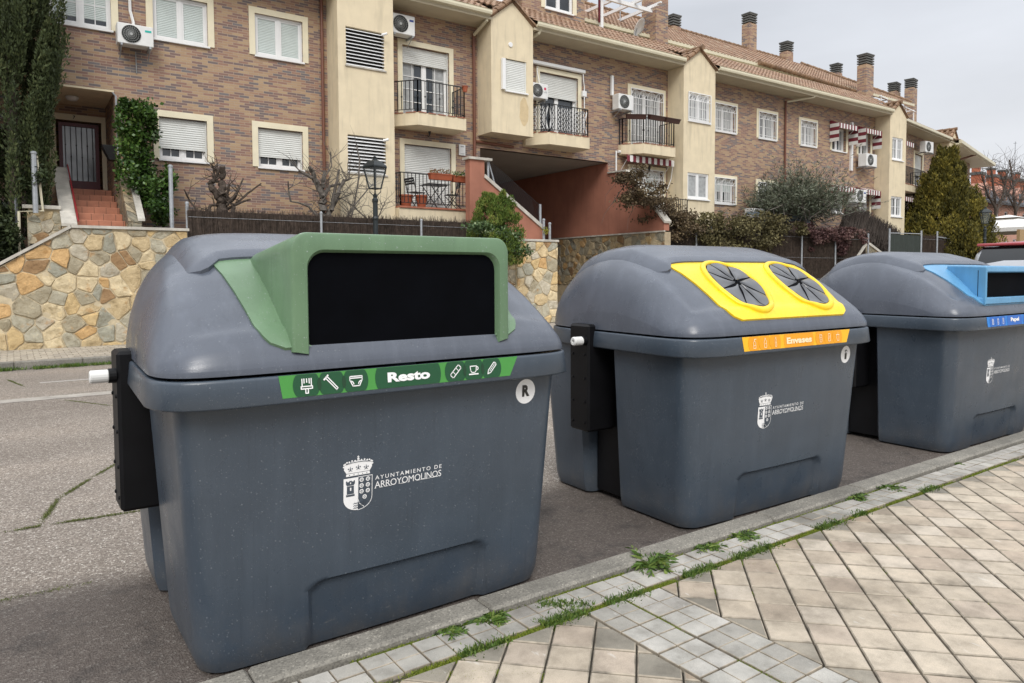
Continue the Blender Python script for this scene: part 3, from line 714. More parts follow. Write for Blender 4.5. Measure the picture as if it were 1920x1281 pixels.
def make_lid(root):
    m = M(); rows = []; nv, nu = 72, 84
    rows0 = []
    for j in range(nv+1):
        v = -1+2*j/nv; yn = math.sin(v*PI/2); r = []
        for i in range(nu+1):
            u = -1+2*i/nu; x = .95*math.sin(u*PI/2); y = CY+(yn*hd(x, .842) if yn < 0 else yn*hd(x, .842, 4)); yy = CY+yn*.846
            r.append((x*.993*taper(y), y, 1.198+(prof(min(max(yy, -.095), 1.60))-1.19)*G_(x)-dep(x, yy)))
        rows.append(r)
    m.grid(rows)
    edge = rows[0]+[r[-1] for r in rows[1:]]+rows[-1][::-1][1:]+[r[0] for r in rows[::-1][1:-1]]
    m.grid([edge, [(p[0]*1.001, CY+(p[1]-CY)*1.001, 1.190) for p in edge], [(p[0]*.985, CY+(p[1]-CY)*.985, 1.188) for p in edge], [(p[0]*.95, CY+(p[1]-CY)*.95, 1.188) for p in edge]], True)
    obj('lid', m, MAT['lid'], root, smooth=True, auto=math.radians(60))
    # raised cover over the top of the lid
    m = M(); rows = []; n = 30
    xs = [-.765, -.755, -.71, -.695]+[-.68+1.36*k/26 for k in range(27)]+[.695, .71, .755, .765]
    hs = [-.02, .0, .03, .036]+[.04]*27+[.036, .03, .0, -.02]
    for j in range(n+1):
        t = j/n; r = []
        for x, h in zip(xs, hs):
            y0 = .395+.0*abs(x)-(.05 if .67 < abs(x) < .74 else 0); y1 = 1.22; y = y0+(y1-y0)*t
            e_ = min(1, min(t, 1-t)*n/1.5+.55)
            hh = h*e_ if h > 0 else h
            r.append((x, y, lid_z(x, y)+hh+.004))
        rows.append(r)
    m.grid(rows)
    m.grid([rows[0], [(p[0], p[1]+.012, p[2]-.055) for p in rows[0]]]); m.grid([rows[-1], [(p[0], p[1]-.01, p[2]-.05) for p in rows[-1]]])
    obj('lid_cover', m, MAT['lid'], root, smooth=True, auto=math.radians(35))
def panel(root, mt, off=.014, cut=None):
    m = M(); rows = []; ns, nx = 26, 40
    for j in range(-1, ns+2):
        s_ = min(max(j, 0), ns)/ns; y = -.062+.482*s_; xl = -.572-.088*s_; xr = .598+.07*s_
        if s_ < .14: k = 1-s_/.14; c = .07*(1-math.sqrt(max(0, 1-k*k))); xl += c; xr -= c
        r = []
        for i in range(-1, nx+2):
            u = min(max(i, 0), nx)/nx; x = xl+(xr-xl)*u; o = off if (0 <= j <= ns and 0 <= i <= nx) else -.02
            r.append((x, y-.62*o, lid_z(x, y)+.78*o))
        rows.append(r)
    m.grid(rows)
    if cut: m.f = [f for f in m.f if not (cut[0] < sum(m.v[k][0] for k in f)/4 < cut[1])]; m.m = m.m[:len(m.f)]
    return obj('hatch_panel', m, mt, root, smooth=True, auto=math.radians(40))
def hood(root, mt, xl, xr, zf, zb, yb, zbot, ox0, ox1, oz0, oz1, R, flap_y, shr=-.03):
    yf = -.082
    def path(z1, z0, ins=0):
        a, b, c = xl+ins, xr-ins, z1-ins; P = [(a, z0)]
        for k in range(9): t = PI/2*k/8; P.append((a+R-R*math.cos(t), c-R+R*math.sin(t)))
        for k in range(9): t = PI/2*k/8; P.append((b-R+R*math.sin(t), c-R+R*math.cos(t)))
        return P+[(b, z0)]
    m = M(); rows = []
    for y, ins in ((yf, .012), (yf+.004, .004), (yf+.012, 0), (.0, 0), (.12, 0), (.25, 0), (yb, .0)):
        t = max(0, (y-yf)/(yb-yf)); zt = zf+(zb-zf)*t
        rows.append([(x+(shr*t if x < 0 else -shr*t), y, z) for x, z in path(zt, zbot, ins)])
    m.grid(rows)
    # front frame with rounded opening
    r2 = .07 if R > .04 else .012
    op = [(ox0, oz0)]+[(ox0+r2-r2*math.cos(PI/2*k/8), oz1-r2+r2*math.sin(PI/2*k/8)) for k in range(9)]+[(ox1-r2+r2*math.sin(PI/2*k/8), oz1-r2+r2*math.cos(PI/2*k/8)) for k in range(9)]+[(ox1, oz0)]
    o1 = path(zf, zbot, .012)
    m.grid([[(p[0], yf, p[1]) for p in o1], [(p[0], yf, p[1]) for p in op], [(p[0]*.985, yf+.01, p[1]-.006) for p in op], [(p[0]*.97, flap_y+.005, p[1]-.012) for p in op]])
    if oz0 > zbot+.03: m.box(xl+.012, yf+.001, zbot, xr-.012, flap_y+.03, oz0, .006)
    obj('hood', m, mt, root, smooth=True, auto=math.radians(35))
    m = M(); q_ = .012 if shr > 0 else -.02; m.box(ox0+q_, flap_y, oz0-.06+(.05 if shr > 0 else 0), ox1-q_, flap_y+.02, oz1+.02-q_*.5, .004); obj('flap', m, MAT['void'], root)
def bracket(root):
    for s in (-1, 1):
        m = M()
        x0, x1 = s*.975, s*.74
        m.box(min(x0, x1), .80, .50, max(x0, x1), 1.005, 1.222, .014)
        m.box(s*.60, .705, .035, s*.735, .995, 1.068, .006)
        o = obj('lifting_bracket', m, MAT['black'], root)
        for z in (1.02, .86, .70, .56):
            for y in (.84, .965): m = M(); m.lathe((s*.975, y, z), [(.009, 0), (.009, s*.005), (.004, s*.007)], 8, 'x'); obj('bolt', m, MAT['black'], o)
        m = M(); m.lathe((s*.975, .835, 1.115), [(.033, 0), (.033, s*.03)], 16, 'x'); obj('collar', m, MAT['black'], o)
        m = M(); m.lathe((s*1.005, .835, 1.115), [(.027, 0), (.029, s*.003), (.029, s*.068), (.024, s*.073), (.012, s*.073), (.012, s*.060)], 18, 'x'); obj('lifting_pin', m, MAT['whiteplastic'], o)
def rimmap(u, v, l): return (u, CY-hd(u/1.013, .848)*(1+(.012-.010*(v-1.08)/.096)/.9)-.0016-.0012*l, v)
def bodymap(u, v, l): return (u, body_front(u, v)-.0015-.001*l, v)
def crest(root):
    W, K = 0, 1
    m = Flat(bodymap)
    cx, top = -.187, .80
    # crown
    m.mi = 0
    m.poly([(-.240, .722), (-.134, .722), (-.136, .733), (-.238, .733)])
    m.poly([(-.238, .735), (-.249, .752), (-.247, .770), (-.226, .779), (-.200, .784), (-.187, .786), (-.174, .784), (-.148, .779), (-.127, .770), (-.125, .752), (-.136, .735)])
    for k in range(15):
        t = k/14; a = PI*(1-t); x = cx+.063*math.cos(a); z = .765+.021*math.sin(a)**.7+(.002 if k % 2 else 0); m.disc(x, z, .0040, 1, 8)
    m.disc(cx, .7925, .005, 1, 10); m.poly([(cx-.0015, .794), (cx+.0015, .794), (cx+.0015, .806), (cx-.0015, .806)]); m.poly([(cx-.005, .7995), (cx+.005, .7995), (cx+.005, .8025), (cx-.005, .8025)])
    m.mi = 1
    for k, x in enumerate((-.225, -.206, -.187, -.168, -.149)): m.disc(x, .7275, .0022, 2, 6)
    for x, z in ((-.222, .752), (-.187, .756), (-.152, .752)):
        m.poly([(x-.010, z-.010), (x-.003, z-.004), (x, z+.014), (x+.003, z-.004), (x+.010, z-.010), (x, z-.006)], 2); m.disc(x-.008, z+.002, .003, 2, 6); m.disc(x+.008, z+.002, .003, 2, 6)
    m.line([(-.240, .7745), (-.215, .7785), (-.187, .780), (-.159, .7785), (-.134, .7745)], .0022, 2)
    # shield: white left half, outlined right half
    m.mi = 0
    sh = lambda ins=0: [(-.187, .714-ins), (-.250+ins, .714-ins), (-.250+ins, .625)]+[(-.187-(.063-ins)*math.cos(PI/2*k/8), .625-(.052-ins)*math.sin(PI/2*k/8)) for k in range(9)]
    m.poly(sh())
    rgt = [(-.187, .714), (-.124, .714), (-.124, .625)]+[(-.187+.063*math.cos(PI/2*k/8), .625-.052*math.sin(PI/2*k/8)) for k in range(1, 9)]
    m.line(rgt, .0026, 0); m.line([(-.187, .714), (-.187, .62), (-.180, .60), (-.160, .583)], .0026)
    for x, z in ((-.171, .700), (-.143, .700), (-.171, .675), (-.143, .675), (-.171, .650), (-.143, .650), (-.157, .625)):
        m.poly([(x+(.0105 if k % 2 else .0085)*math.cos(2*PI*k/16), z+(.0105 if k % 2 else .0085)*math.sin(2*PI*k/16)) for k in range(16)], 0)
        m.mi = 1; m.disc(x, z, .0052, 1, 10); m.mi = 0; m.disc(x, z, .0026, 2, 8)
    m.mi = 1   # tower and waves in the container's own grey
    m.poly([(-.239, .636), (-.202, .636), (-.202, .646), (-.205, .646), (-.2055, .684), (-.201, .690), (-.201, .703), (-.2065, .703), (-.2065, .699), (-.212, .699), (-.2145, .699), (-.2145, .703), (-.2265, .703), (-.2265, .699), (-.2345, .699), (-.2345, .703), (-.240, .703), (-.240, .690), (-.2355, .684), (-.236, .646), (-.239, .646)], 1)
    m.mi = 0; m.poly([(-.223, .661), (-.217, .661), (-.217, .674), (-.223, .674)], 2); m.poly([(-.2225, .690), (-.2185, .690), (-.2185, .697), (-.2225, .697)], 2); m.line([(-.2355, .682), (-.2055, .682)], .0015, 2)
    m.line([(-.238, .6455), (-.203, .6455)], .0015, 2)
    m.mi = 1
    for j in range(3): m.line([(-.206+k*.005, .603-j*.010+(.002 if k % 2 else -.002)) for k in range(12-j*2)], .0024, 2)
    obj('crest', m, [MAT['sticker_white'], MAT['body']], root)
    m = Flat(bodymap)
    # capitals in a light slab-serif manner
    def words(txt, x0, x1, z0, z1, wt, sp):
        m.text(txt, x0, x1, z0, z1, 0, wt, sp)
    words('AYUNTAMIENTO DE', -.110, .212, .689, .7065, .006, 1.35)
    words('ARROYOMOLINOS', -.112, .211, .652, .681, 0, .95)
    V, F, a, b, c, d = text2d('ARROYOMOLINOS', 0, .95)
    for k, x in enumerate((-.110, -.086, -.078, -.062, -.054, -.038, .012, .020, .027, .047, .092, .101, .126, .136, .148, .166, .172, .188)): m.poly([(x-.0045, .652), (x+.0045, .652), (x+.0045, .6542), (x-.0045, .6542)], 1)
    obj('lettering', m, MAT['sticker_white'], root)
def disc_badge(root, kind):
    m = Flat(bodymap); m.mi = 0; m.disc(.679, .990, .060, 0, 40)
    m.mi = 1
    if kind == 'R': m.text('R', .658, .704, .965, 1.022, 1, .055)
    else:
        m.poly([(.668, .958), (.693, .955), (.694, .995), (.667, .997)], 1); m.disc(.681, .995, .0135, 1, 18, .006); m.disc(.681, 1.013, .015, 1, 18, .010)
        m.mi = 0; m.disc(.681, 1.011, .009, 2, 14, .005)
    obj('badge', m, [MAT['sticker_white'], MAT['st_black']], root)
def band(root, word, c_base, c_disc, c_over, c_icon, icons, discs=True):
    m = Flat(rimmap); Z0, Z1 = 1.093, 1.178; zc = (Z0+Z1)/2
    n = 40
    m.mi = 0
    A = [(-.528+1.04*k/n, Z0) for k in range(n+1)]; B = [(-.540+1.10*k/n, Z1) for k in range(n+1)]; m.strip(A, B)
    def cutdisc(cx, r, layer, w_=None):
        pts = []
        for k in range(36):
            t = 2*PI*k/36; pts.append((cx+(w_ or r)*math.cos(t) if not w_ else cx+math.copysign(w_-r+abs(math.cos(t))*r, math.cos(t)), min(max(zc+r*1.15*math.sin(t), Z0+.001), Z1-.001)))
        m.poly(pts, layer)
    m.mi = 1; cutdisc(.0, .075, 1, .152)
    cs = (-.435, -.335, -.235, .225, .318, .412)
    for c in cs: m.mi = 1; cutdisc(c, .053, 1)
    m.mi = 2
    for c in (-.385, -.285, .2715, .365): m.poly([(c+.008*math.cos(2*PI*k/16), zc+.024*math.sin(2*PI*k/16)) for k in range(16)], 2)
    m.mi = 3; wd = {'Resto': .098, 'Envases': .128, 'Papel': .085}[word]
    m.text(word, -wd, wd, 1.116, 1.156 if word != 'Papel' else 1.16, 3, .045)
    for c, f in zip(cs, icons): f(m, c, zc)
    return obj('sign_band', m, [MAT[c_base], MAT[c_disc], MAT[c_over], MAT[c_icon]], root)
W_ = .0042
def i_brush(m, x, z): m.line([(x-.018, z+.024), (x-.018, z-.004), (x+.018, z-.004), (x+.018, z+.024)], W_, 3); m.line([(x-.010, z+.024), (x-.010, z+.010)], W_, 3); m.line([(x, z+.024), (x, z+.012)], W_, 3); m.line([(x+.010, z+.024), (x+.010, z+.008)], W_, 3); m.line([(x-.022, z-.004), (x+.022, z-.004), (x+.022, z-.013), (x-.022, z-.013)], W_, 3, True); m.line([(x-.005, z-.013), (x-.005, z-.030), (x+.005, z-.030), (x+.005, z-.013)], W_, 3)
def i_tooth(m, x, z): m.line([(x-.026, z+.022), (x+.018, z-.026), (x+.024, z-.021), (x-.020, z+.028)], W_, 3, True); m.line([(x-.030, z+.016), (x-.016, z+.030)], W_*1.6, 3)
def i_nappy(m, x, z): m.line([(x-.026, z+.018), (x+.026, z+.018), (x+.026, z+.004), (x+.014, z-.020), (x-.014, z-.020), (x-.026, z+.004)], W_, 3, True); m.line([(x-.026, z+.011), (x+.026, z+.011)], W_, 3); m.ring(x-.024, z-.014, .014, W_, 3, 8, 0, PI/2); m.ring(x+.024, z-.014, .014, W_, 3, 8, PI/2, PI)
def rot(pts, x, z, a): return [(x+p[0]*math.cos(a)-p[1]*math.sin(a), z+p[0]*math.sin(a)+p[1]*math.cos(a)) for p in pts]
def i_plaster(m, x, z):
    a = .78; m.line(rot([(-.030, -.006), (-.026, -.010), (.026, -.010), (.030, -.006), (.030, .006), (.026, .010), (-.026, .010), (-.030, .006)], x, z, a), W_, 3, True); m.line(rot([(-.011, -.010), (-.011, .010)], x, z, a), W_*.7, 3); m.line(rot([(.011, -.010), (.011, .010)], x, z, a), W_*.7, 3)
def i_cup(m, x, z): m.line([(x-.019, z+.016), (x+.013, z+.016), (x+.011, z-.004), (x+.004, z-.012), (x-.010, z-.012), (x-.017, z-.004)], W_, 3, True); m.ring(x+.015, z+.006, .007, W_, 3, 8, -PI/2, PI/2); m.line([(x-.024, z-.019), (x+.020, z-.019)], W_*1.3, 3)
def i_pencil(m, x, z): m.line(rot([(-.032, 0), (-.018, -.008), (.026, -.008), (.030, -.004), (.030, .004), (.026, .008), (-.018, .008)], x, z, .82), W_, 3, True); m.line(rot([(-.016, 0), (.024, 0)], x, z, .82), W_*.7, 3)
def i_bottle(m, x, z, w_=.011): m.line([(x-w_, z-.028), (x+w_, z-.028), (x+w_, z+.010), (x+.004, z+.018), (x+.004, z+.028), (x-.004, z+.028), (x-.004, z+.018), (x-w_, z+.010)], W_*.8, 3, True); m.line([(x-w_, z-.006), (x+w_, z-.006)], W_*.7, 3)
def i_spray(m, x, z): m.line([(x-.010, z-.028), (x+.010, z-.028), (x+.010, z+.004), (x+.004, z+.014), (x-.004, z+.014), (x-.010, z+.004)], W_*.8, 3, True); m.line([(x, z+.014), (x-.002, z+.026), (x+.016, z+.026)], W_, 3); m.line([(x-.010, z-.012), (x+.010, z-.012)], W_*.7, 3)
def i_tube(m, x, z): i_bottle(m, x, z, .006)
def i_can(m, x, z): m.line([(x-.010, z-.026), (x+.010, z-.026), (x+.012, z+.022), (x-.012, z+.022)], W_*.8, 3, True); [m.line([(x-.010, z+q), (x+.010, z+q)], W_*.6, 3) for q in (-.012, .002, .014)]
def i_brik(m, x, z): m.line([(x-.012, z-.024), (x+.010, z-.024), (x+.012, z+.024), (x-.010, z+.024)], W_*.8, 3, True); m.line([(x-.006, z-.010), (x+.008, z+.012)], W_*.8, 3)
def i_glass(m, x, z): m.line([(x-.009, z-.026), (x+.009, z-.026), (x+.014, z+.012), (x-.014, z+.012)], W_*.8, 3, True); m.line([(x-.017, z+.013), (x+.017, z+.013)], W_, 3); m.line([(x, z+.013), (x+.005, z+.029)], W_*.7, 3)
def i_sheet(m, x, z): m.line([(x-.014, z-.022), (x+.014, z-.022), (x+.014, z+.022), (x-.014, z+.022)], W_*.8, 3, True); [m.line([(x-.009, z+q), (x+.009, z+q)], W_*.7, 3) for q in (-.012, -.003, .006, .014)]
def container(x, y, rz, label, colour):
    t = thing('waste_container', label, 'waste container', (x, y, 0), rz, 'waste containers lined up along the kerb')
    make_body(t); make_lid(t); bracket(t); crest(t)
    if colour == 'green':
        panel(t, MAT['green'], cut=(-.43, .485)); hood(t, MAT['green'], -.478, .525, 1.722, 1.655, .42, 1.262, -.418, .475, 1.252, 1.655, .065, -.055)
        band(t, 'Resto', 'st_green', 'st_dgreen', 'st_ddgreen', 'sticker_white', (i_brush, i_tooth, i_nappy, i_plaster, i_cup, i_pencil)); disc_badge(t, 'R')
    elif colour == 'yellow':
        p = panel(t, MAT['yellow'])
        n = Vector((0, -.62, .78)).normalized(); e1 = Vector((1, 0, 0)); e2 = n.cross(e1)
        for cx in (-.262, .375):
            cy = .187; c = Vector((cx, cy, lid_z(cx, cy)+.012))+n*.030
            ax_, ay_ = .188, .246
            def srf(dx, dy, h): X_, Y_ = cx+dx, cy+dy; return Vector((X_, Y_, lid_z(X_, Y_)))+n*(h+.016)
            def el(a, dl, h): return srf(math.cos(a)*(ax_+dl), math.sin(a)*(ay_+dl)*.78, h)
            m = M(); rows = []
            for dl, h in ((.044, -.03), (.043, .006), (.038, .013), (.026, .017), (.012, .015), (.004, .006), (.0, -.02)):
                rows.append([el(2*PI*k/64, dl, h) for k in range(64)])
            m.grid(rows, True); obj('ring', m, MAT['yellow'], p, smooth=True)
            m = M(); m.grid([[srf(math.cos(2*PI*k/40)*ax_*f, math.sin(2*PI*k/40)*ay_*.78*f, .002) for k in range(40)] for f in (1.02, .8, .55, .3, .02)], True); obj('aperture', m, MAT['void'], p)
            m = M()
            for k in range(8):
                rows = []
                for j in range(11):
                    f = j/10; q_ = .13+.87*f; g = .045+.42*(1-f)**2.2; tw = .16*(1-f)**2
                    a0 = 2*PI*(k+.3)/8+tw+g*.5; a1 = 2*PI*(k+1.3)/8+tw-g*.5
                    rows.append([srf(math.cos(a)*ax_*q_, math.sin(a)*ay_*q_*.78, .004+.008*math.sin(PI*q/8)) for q, a in [(q, a0+(a1-a0)*q/8) for q in range(9)]])
                m.grid(rows)
            obj('rubber_flaps', m, MAT['rubber'], p, smooth=True)
        band(t, 'Envases', 'st_yellow', 'st_orange', 'st_orange', 'st_cream', (i_spray, i_bottle, i_tube, i_can, i_brik, i_glass)); disc_badge(t, 'i')
    else:
        panel(t, MAT['blue']); hood(t, MAT['blue'], -.535, .56, 1.612, 1.625, .32, 1.285, -.510, .535, 1.342, 1.565, .018, -.02, .20)
        band(t, 'Papel', 'st_blue', 'st_dblue', 'st_dblue', 'sticker_white', (i_sheet, i_can, i_brik, i_sheet, i_brik, i_can)); disc_badge(t, 'i')
    return t
container(1.35, 2.80, .005, 'grey waste container with green hood and black flap, reading Resto', 'green')
container(4.084, 2.793, -.027, 'grey recycling container with yellow panel and two round openings, reading Envases', 'yellow')
container(7.311, 2.795, -.008, 'grey recycling container with blue hood and paper slot, reading Papel', 'blue')
# ------------------------------------------------------------------ building parts (local coordinates: x along the front, y into the house, z up)
class Wall(M):
    def front(s, x0, x1, z0, z1, holes, y=0, depth=.22, reveal=True):
        xs = sorted({x0, x1}|{min(max(h[0], x0), x1) for h in holes}|{min(max(h[1], x0), x1) for h in holes})
        zs = sorted({z0, z1}|{min(max(h[2], z0), z1) for h in holes}|{min(max(h[3], z0), z1) for h in holes})
        for a, b in zip(xs, xs[1:]):
            for c, d in zip(zs, zs[1:]):
                mx_, mz_ = (a+b)/2, (c+d)/2
                if any(h[0] < mx_ < h[1] and h[2] < mz_ < h[3] for h in holes): continue
                s.quad((a, y, c), (b, y, c), (b, y, d), (a, y, d))
        if reveal:
            for h in holes:
                a, b, c, d = h[:4]; e_ = y+(h[4] if len(h) > 4 else depth)
                s.quad((a, y, c), (a, e_, c), (a, e_, d), (a, y, d)); s.quad((b, y, c), (b, y, d), (b, e_, d), (b, e_, c))
                s.quad((a, y, d), (a, e_, d), (b, e_, d), (b, y, d)); s.quad((a, y, c), (b, y, c), (b, e_, c), (a, e_, c))
def frame_box(m, x0, x1, z0, z1, y0, y1, t, tb=None, sides='lrtb'):
    tb = t if tb is None else tb
    if 'l' in sides: m.box(x0, y0, z0, x0+t, y1, z1)
    if 'r' in sides: m.box(x1-t, y0, z0, x1, y1, z1)
    if 't' in sides: m.box(x0+t, y0+.001, z1-t, x1-t, y1-.001, z1)
    if 'b' in sides: m.box(x0+t, y0+.001, z0, x1-t, y1-.001, z0+tb)
def slats(m, x0, x1, z0, z1, y, pitch=.052):
    n = max(2, int((z1-z0)/pitch)); p = (z1-z0)/n; rows = []
    for k in range(n):
        z = z0+k*p
        for f, d in ((0, .006), (.12, 0), (.5, -.008), (.88, 0), (.98, .006)): rows.append([(x0, y+d, z+p*f), (x1, y+d, z+p*f)])
    m.grid(rows)
def window(par, x0, x1, z0, z1, y=0, kind='shutter', drop=.7, sur=.15, sill=True, door=False, muntin=True, curtain=None, grille=False, depth=.16, flowers=False):
    """a window in a hole x0..x1, z0..z1 of the wall plane y"""
    yb = y+depth
    g = M(); g.quad((x0+.03, yb+.03, z0+.03), (x1-.03, yb+.03, z0+.03), (x1-.03, yb+.03, z1-.03), (x0+.03, yb+.03, z1-.03))
    win = obj('window' if not door else 'balcony_door', g, MAT['glass'], par)
    m = M(); frame_box(m, x0, x1, z0, z1, yb-.03, yb+.05, .05, .06); xm = (x0+x1)/2
    m.box(xm-.035, yb-.02, z0+.06, xm+.035, yb+.04, z1-.05)
    frame_box(m, x0+.05, xm-.035, z0+.06, z1-.05, yb-.012, yb+.035, .045); frame_box(m, xm+.035, x1-.05, z0+.06, z1-.05, yb-.005, yb+.04, .045)
    if muntin:
        for a, b in ((x0+.1, xm-.08), (xm+.08, x1-.1)):
            m.box((a+b)/2-.01, yb+.005, z0+.1, (a+b)/2+.01, yb+.028, z1-.1)
            nz_ = max(1, round((z1-z0)/.45))
            for k in range(1, nz_): zz = z0+.1+(z1-z0-.2)*k/nz_; m.box(a-.02, yb+.006, zz-.01, b+.02, yb+.027, zz+.01)
    obj('frame', m, MAT['white'], win)
    if sur:
        m = M(); m.box(x0-sur, y-.028, z0-(.0 if not door else 0), x0, y+.01, z1+sur); m.box(x1, y-.028, z0, x1+sur, y+.01, z1+sur); m.box(x0, y-.0265, z1, x1, y+.01, z1+sur)
        obj('surround', m, MAT['surround'], win)
    if sill:
        m = M(); m.box(x0-.02, y-.06, z0-.05, x1+.04, y+depth, z0-.002, .006); obj('sill', m, MAT['white'], win)
    if kind == 'shutter':
        zt = z1-.02; zd = z1-(z1-z0)*drop
        m = M(); slats(m, x0+.02, x1-.02, zd, zt, yb-.075); m.box(x0+.02, yb-.085, zd-.03, x1-.02, yb-.06, zd); m.box(x0, yb-.1, z0, x0+.035, yb-.03, z1); m.box(x1-.035, yb-.1, z0, x1, yb-.03, z1)
        obj('roller_shutter', m, MAT['shutter'], win)
    elif kind == 'blind':
        m = M(); slats(m, x0+.06, x1-.06, z1-(z1-z0)*drop, z1-.05, yb+.018, .04); obj('blind', m, MAT['blind'], win)
    if curtain:
        n = 30
        for a, b in ((x0+.08, x0+.08+(xm-x0)*curtain), (x1-.08-(x1-xm)*curtain, x1-.08)):
            m = M(); m.grid([[(a+(b-a)*k/n, yb+.022+.004*math.sin(k*2.3), z) for k in range(n+1)] for z in (z0+.08, z1-.08)])
            obj('curtain', m, MAT['curtain'], win)
    if grille:
        m = M(); yg = y-.05; t = .014
        frame_box(m, x0-.02, x1+.02, z0-.0, z1+.02, yg-.012, yg+.012, .028)
        n = max(8, int((x1-x0)/.115)); zt = z1-.02-(.26 if not door else .3)
        m.box(x0, yg-.011, zt-.01, x1, yg+.011, zt+.01); m.box(x0, yg-.011, z0+.12, x1, yg+.011, z0+.135)
        for k in range(1, n): x = x0+(x1-x0)*k/n; m.box(x-t/2, yg-.008, z0+.01, x+t/2, yg+.008, zt)
        na = max(2, round((x1-x0)/.42))
        for k in range(na):
            a = x0+(x1-x0)*k/na; w_ = (x1-x0)/na; c = a+w_/2; h = z1-zt-.02
            m.tube([(c-w_/2*math.cos(PI*j/8), yg, zt+h*math.sin(PI*j/8)) for j in range(9)], .009, 4)
            for ang in (.6, 1.57, 2.54): m.tube([(c, yg, zt), (c+math.cos(ang)*w_*.42, yg, zt+math.sin(ang)*h*.9)], .008, 4)
            m.tube([(c-w_/2*.5*math.cos(PI*j/6), yg, zt+h*.5*math.sin(PI*j/6)) for j in range(7)], .007, 4)
        obj('grille', m, MAT['white'], win)
    return win
def railing(m, path, z0, z1, pitch=.115, r=.009, cap=.016):
    for z in (z0+.08, z1): m.tube([(p[0], p[1], z) for p in path], cap if z == z1 else .011, 6)
    for a, b in zip(path, path[1:]):
        l = math.hypot(b[0]-a[0], b[1]-a[1]); n = max(1, int(l/pitch))
        for k in range(n+1):
            x, y = a[0]+(b[0]-a[0])*k/n, a[1]+(b[1]-a[1])*k/n; rr = r*1.7 if k in (0, n) else r
            m.box(x-rr, y-rr, z0+(.0 if k in (0, n) else .08), x+rr, y+rr, z1)
            if k % 4 == 2: m.box(x-rr*2, y-rr*2, (z0+z1)/2-.02, x+rr*2, y+rr*2, (z0+z1)/2+.02)
def balcony(par, xl, xr, ztop, thick=.36, out=.80, ch=.5, rh=.93, net=False):
    "slab with splayed left corner, tiled edge and iron railing"
    plan = [(xl, 0), (xl, -.16), (xl+ch, -out), (xr-.02, -out), (xr, 0)]
    m = M(); a = [(p[0], p[1], ztop-thick*.95) for p in plan]; a2 = [(p[0]+(.02 if p[0] < xr-.1 else -.02), p[1]*.90, ztop-thick) for p in plan]; b = [(p[0], p[1], ztop) for p in plan]
    m.grid([a2, a, b], True); m.face(b); m.face(a2[::-1]); slab = obj('balcony', m, MAT['cream'], par)
    m = M()
    for (p, q) in zip(plan[1:], plan[2:-1]):
        l = math.hypot(q[0]-p[0], q[1]-p[1]); n = max(1, int(l/.3))
        for k in range(n):
            s0, s1 = (k+.06)/n, (k+.82)/n; d = Vector((q[0]-p[0], q[1]-p[1], 0)).normalized(); nn = Vector((d.y, -d.x, 0))
            A = Vector((p[0]+(q[0]-p[0])*s0, p[1]+(q[1]-p[1])*s0, ztop+.002)); B = Vector((p[0]+(q[0]-p[0])*s1, p[1]+(q[1]-p[1])*s1, ztop+.002))
            for zz in (0,): m.face([A+nn*.02, B+nn*.02, B-nn*.12, A-nn*.12]); m.grid([[A+nn*.02+Vector((0, 0, .022)), B+nn*.02+Vector((0, 0, .022)), B-nn*.12+Vector((0, 0, .022)), A-nn*.12+Vector((0, 0, .022))], [A+nn*.02, B+nn*.02, B-nn*.12, A-nn*.12]], True); m.face([A+nn*.02+Vector((0, 0, .022)), B+nn*.02+Vector((0, 0, .022)), B-nn*.12+Vector((0, 0, .022)), A-nn*.12+Vector((0, 0, .022))])
    obj('edge_tiles', m, MAT['terracotta'], slab)
    m = M(); rl = [(xl+.04, -.02), (xl+.04, -.17), (xl+ch+.02, -out+.05), (xr-.06, -out+.05), (xr-.04, -.02)]
    railing(m, rl, ztop+.03, ztop+rh); obj('railing', m, MAT['iron'], slab)
    if net:
        m = M()
        for a, b in ((rl[1], rl[2]), (rl[2], rl[3])):
            l = math.hypot(b[0]-a[0], b[1]-a[1]); d = ((b[0]-a[0])/l, (b[1]-a[1])/l); n = int(l/.075)
            for k in range(n+1):
                for s in (-1, 1):
                    x = k/n*l; pts = []
                    for j in range(2):
                        xx = min(max(x+s*(j*.40-.2), 0), l); pts.append((a[0]+d[0]*xx, a[1]+d[1]*xx+.03, ztop+.08+j*.78))
                    m.tube(pts, .008, 4, False)
        obj('lattice_screen', m, MAT['white'], slab)
    return slab
def tile_roof(m, x0, x1, y0, z0, y1, z1, x0t=None, x1t=None, pitch=.22, row=.32, amp=.034):
    "barrel tiles between eave (y0, z0) and top (y1, z1); the top edge may be narrower"
    x0t = x0 if x0t is None else x0t; x1t = x1 if x1t is None else x1t
    L_ = math.hypot(y1-y0, z1-z0); nr = max(1, round(L_/row)); nn = Vector((0, -(z1-z0)/L_, (y1-y0)/L_)); n = int((x1-x0)/pitch)
    prof_ = [(0, 0), (.12, .7), (.3, 1), (.5, .75), (.62, .1), (.8, -.25)]
    for r in range(nr):
        rows = []
        for t, lift in ((r/nr-.02/L_*3, .040), ((r+1)/nr+.0, .004)):
            t = max(t, -.03); a, b = x0+(x0t-x0)*t, x1+(x1t-x1)*t; R = []
            for k in range(n+1):
                for f, h in (prof_ if k < n else prof_[:1]):
                    X = x0+(k+f)*pitch
                    X = min(max(X, a), b)
                    R.append((X+nn.x, y0+(y1-y0)*t+nn.y*(h*amp+lift), z0+(z1-z0)*t+nn.z*(h*amp+lift)))
            rows.append(R)
        rows.insert(0, [(p[0], p[1]-nn.y*.045, p[2]-nn.z*.045) for p in rows[0]])
        m.grid(rows)
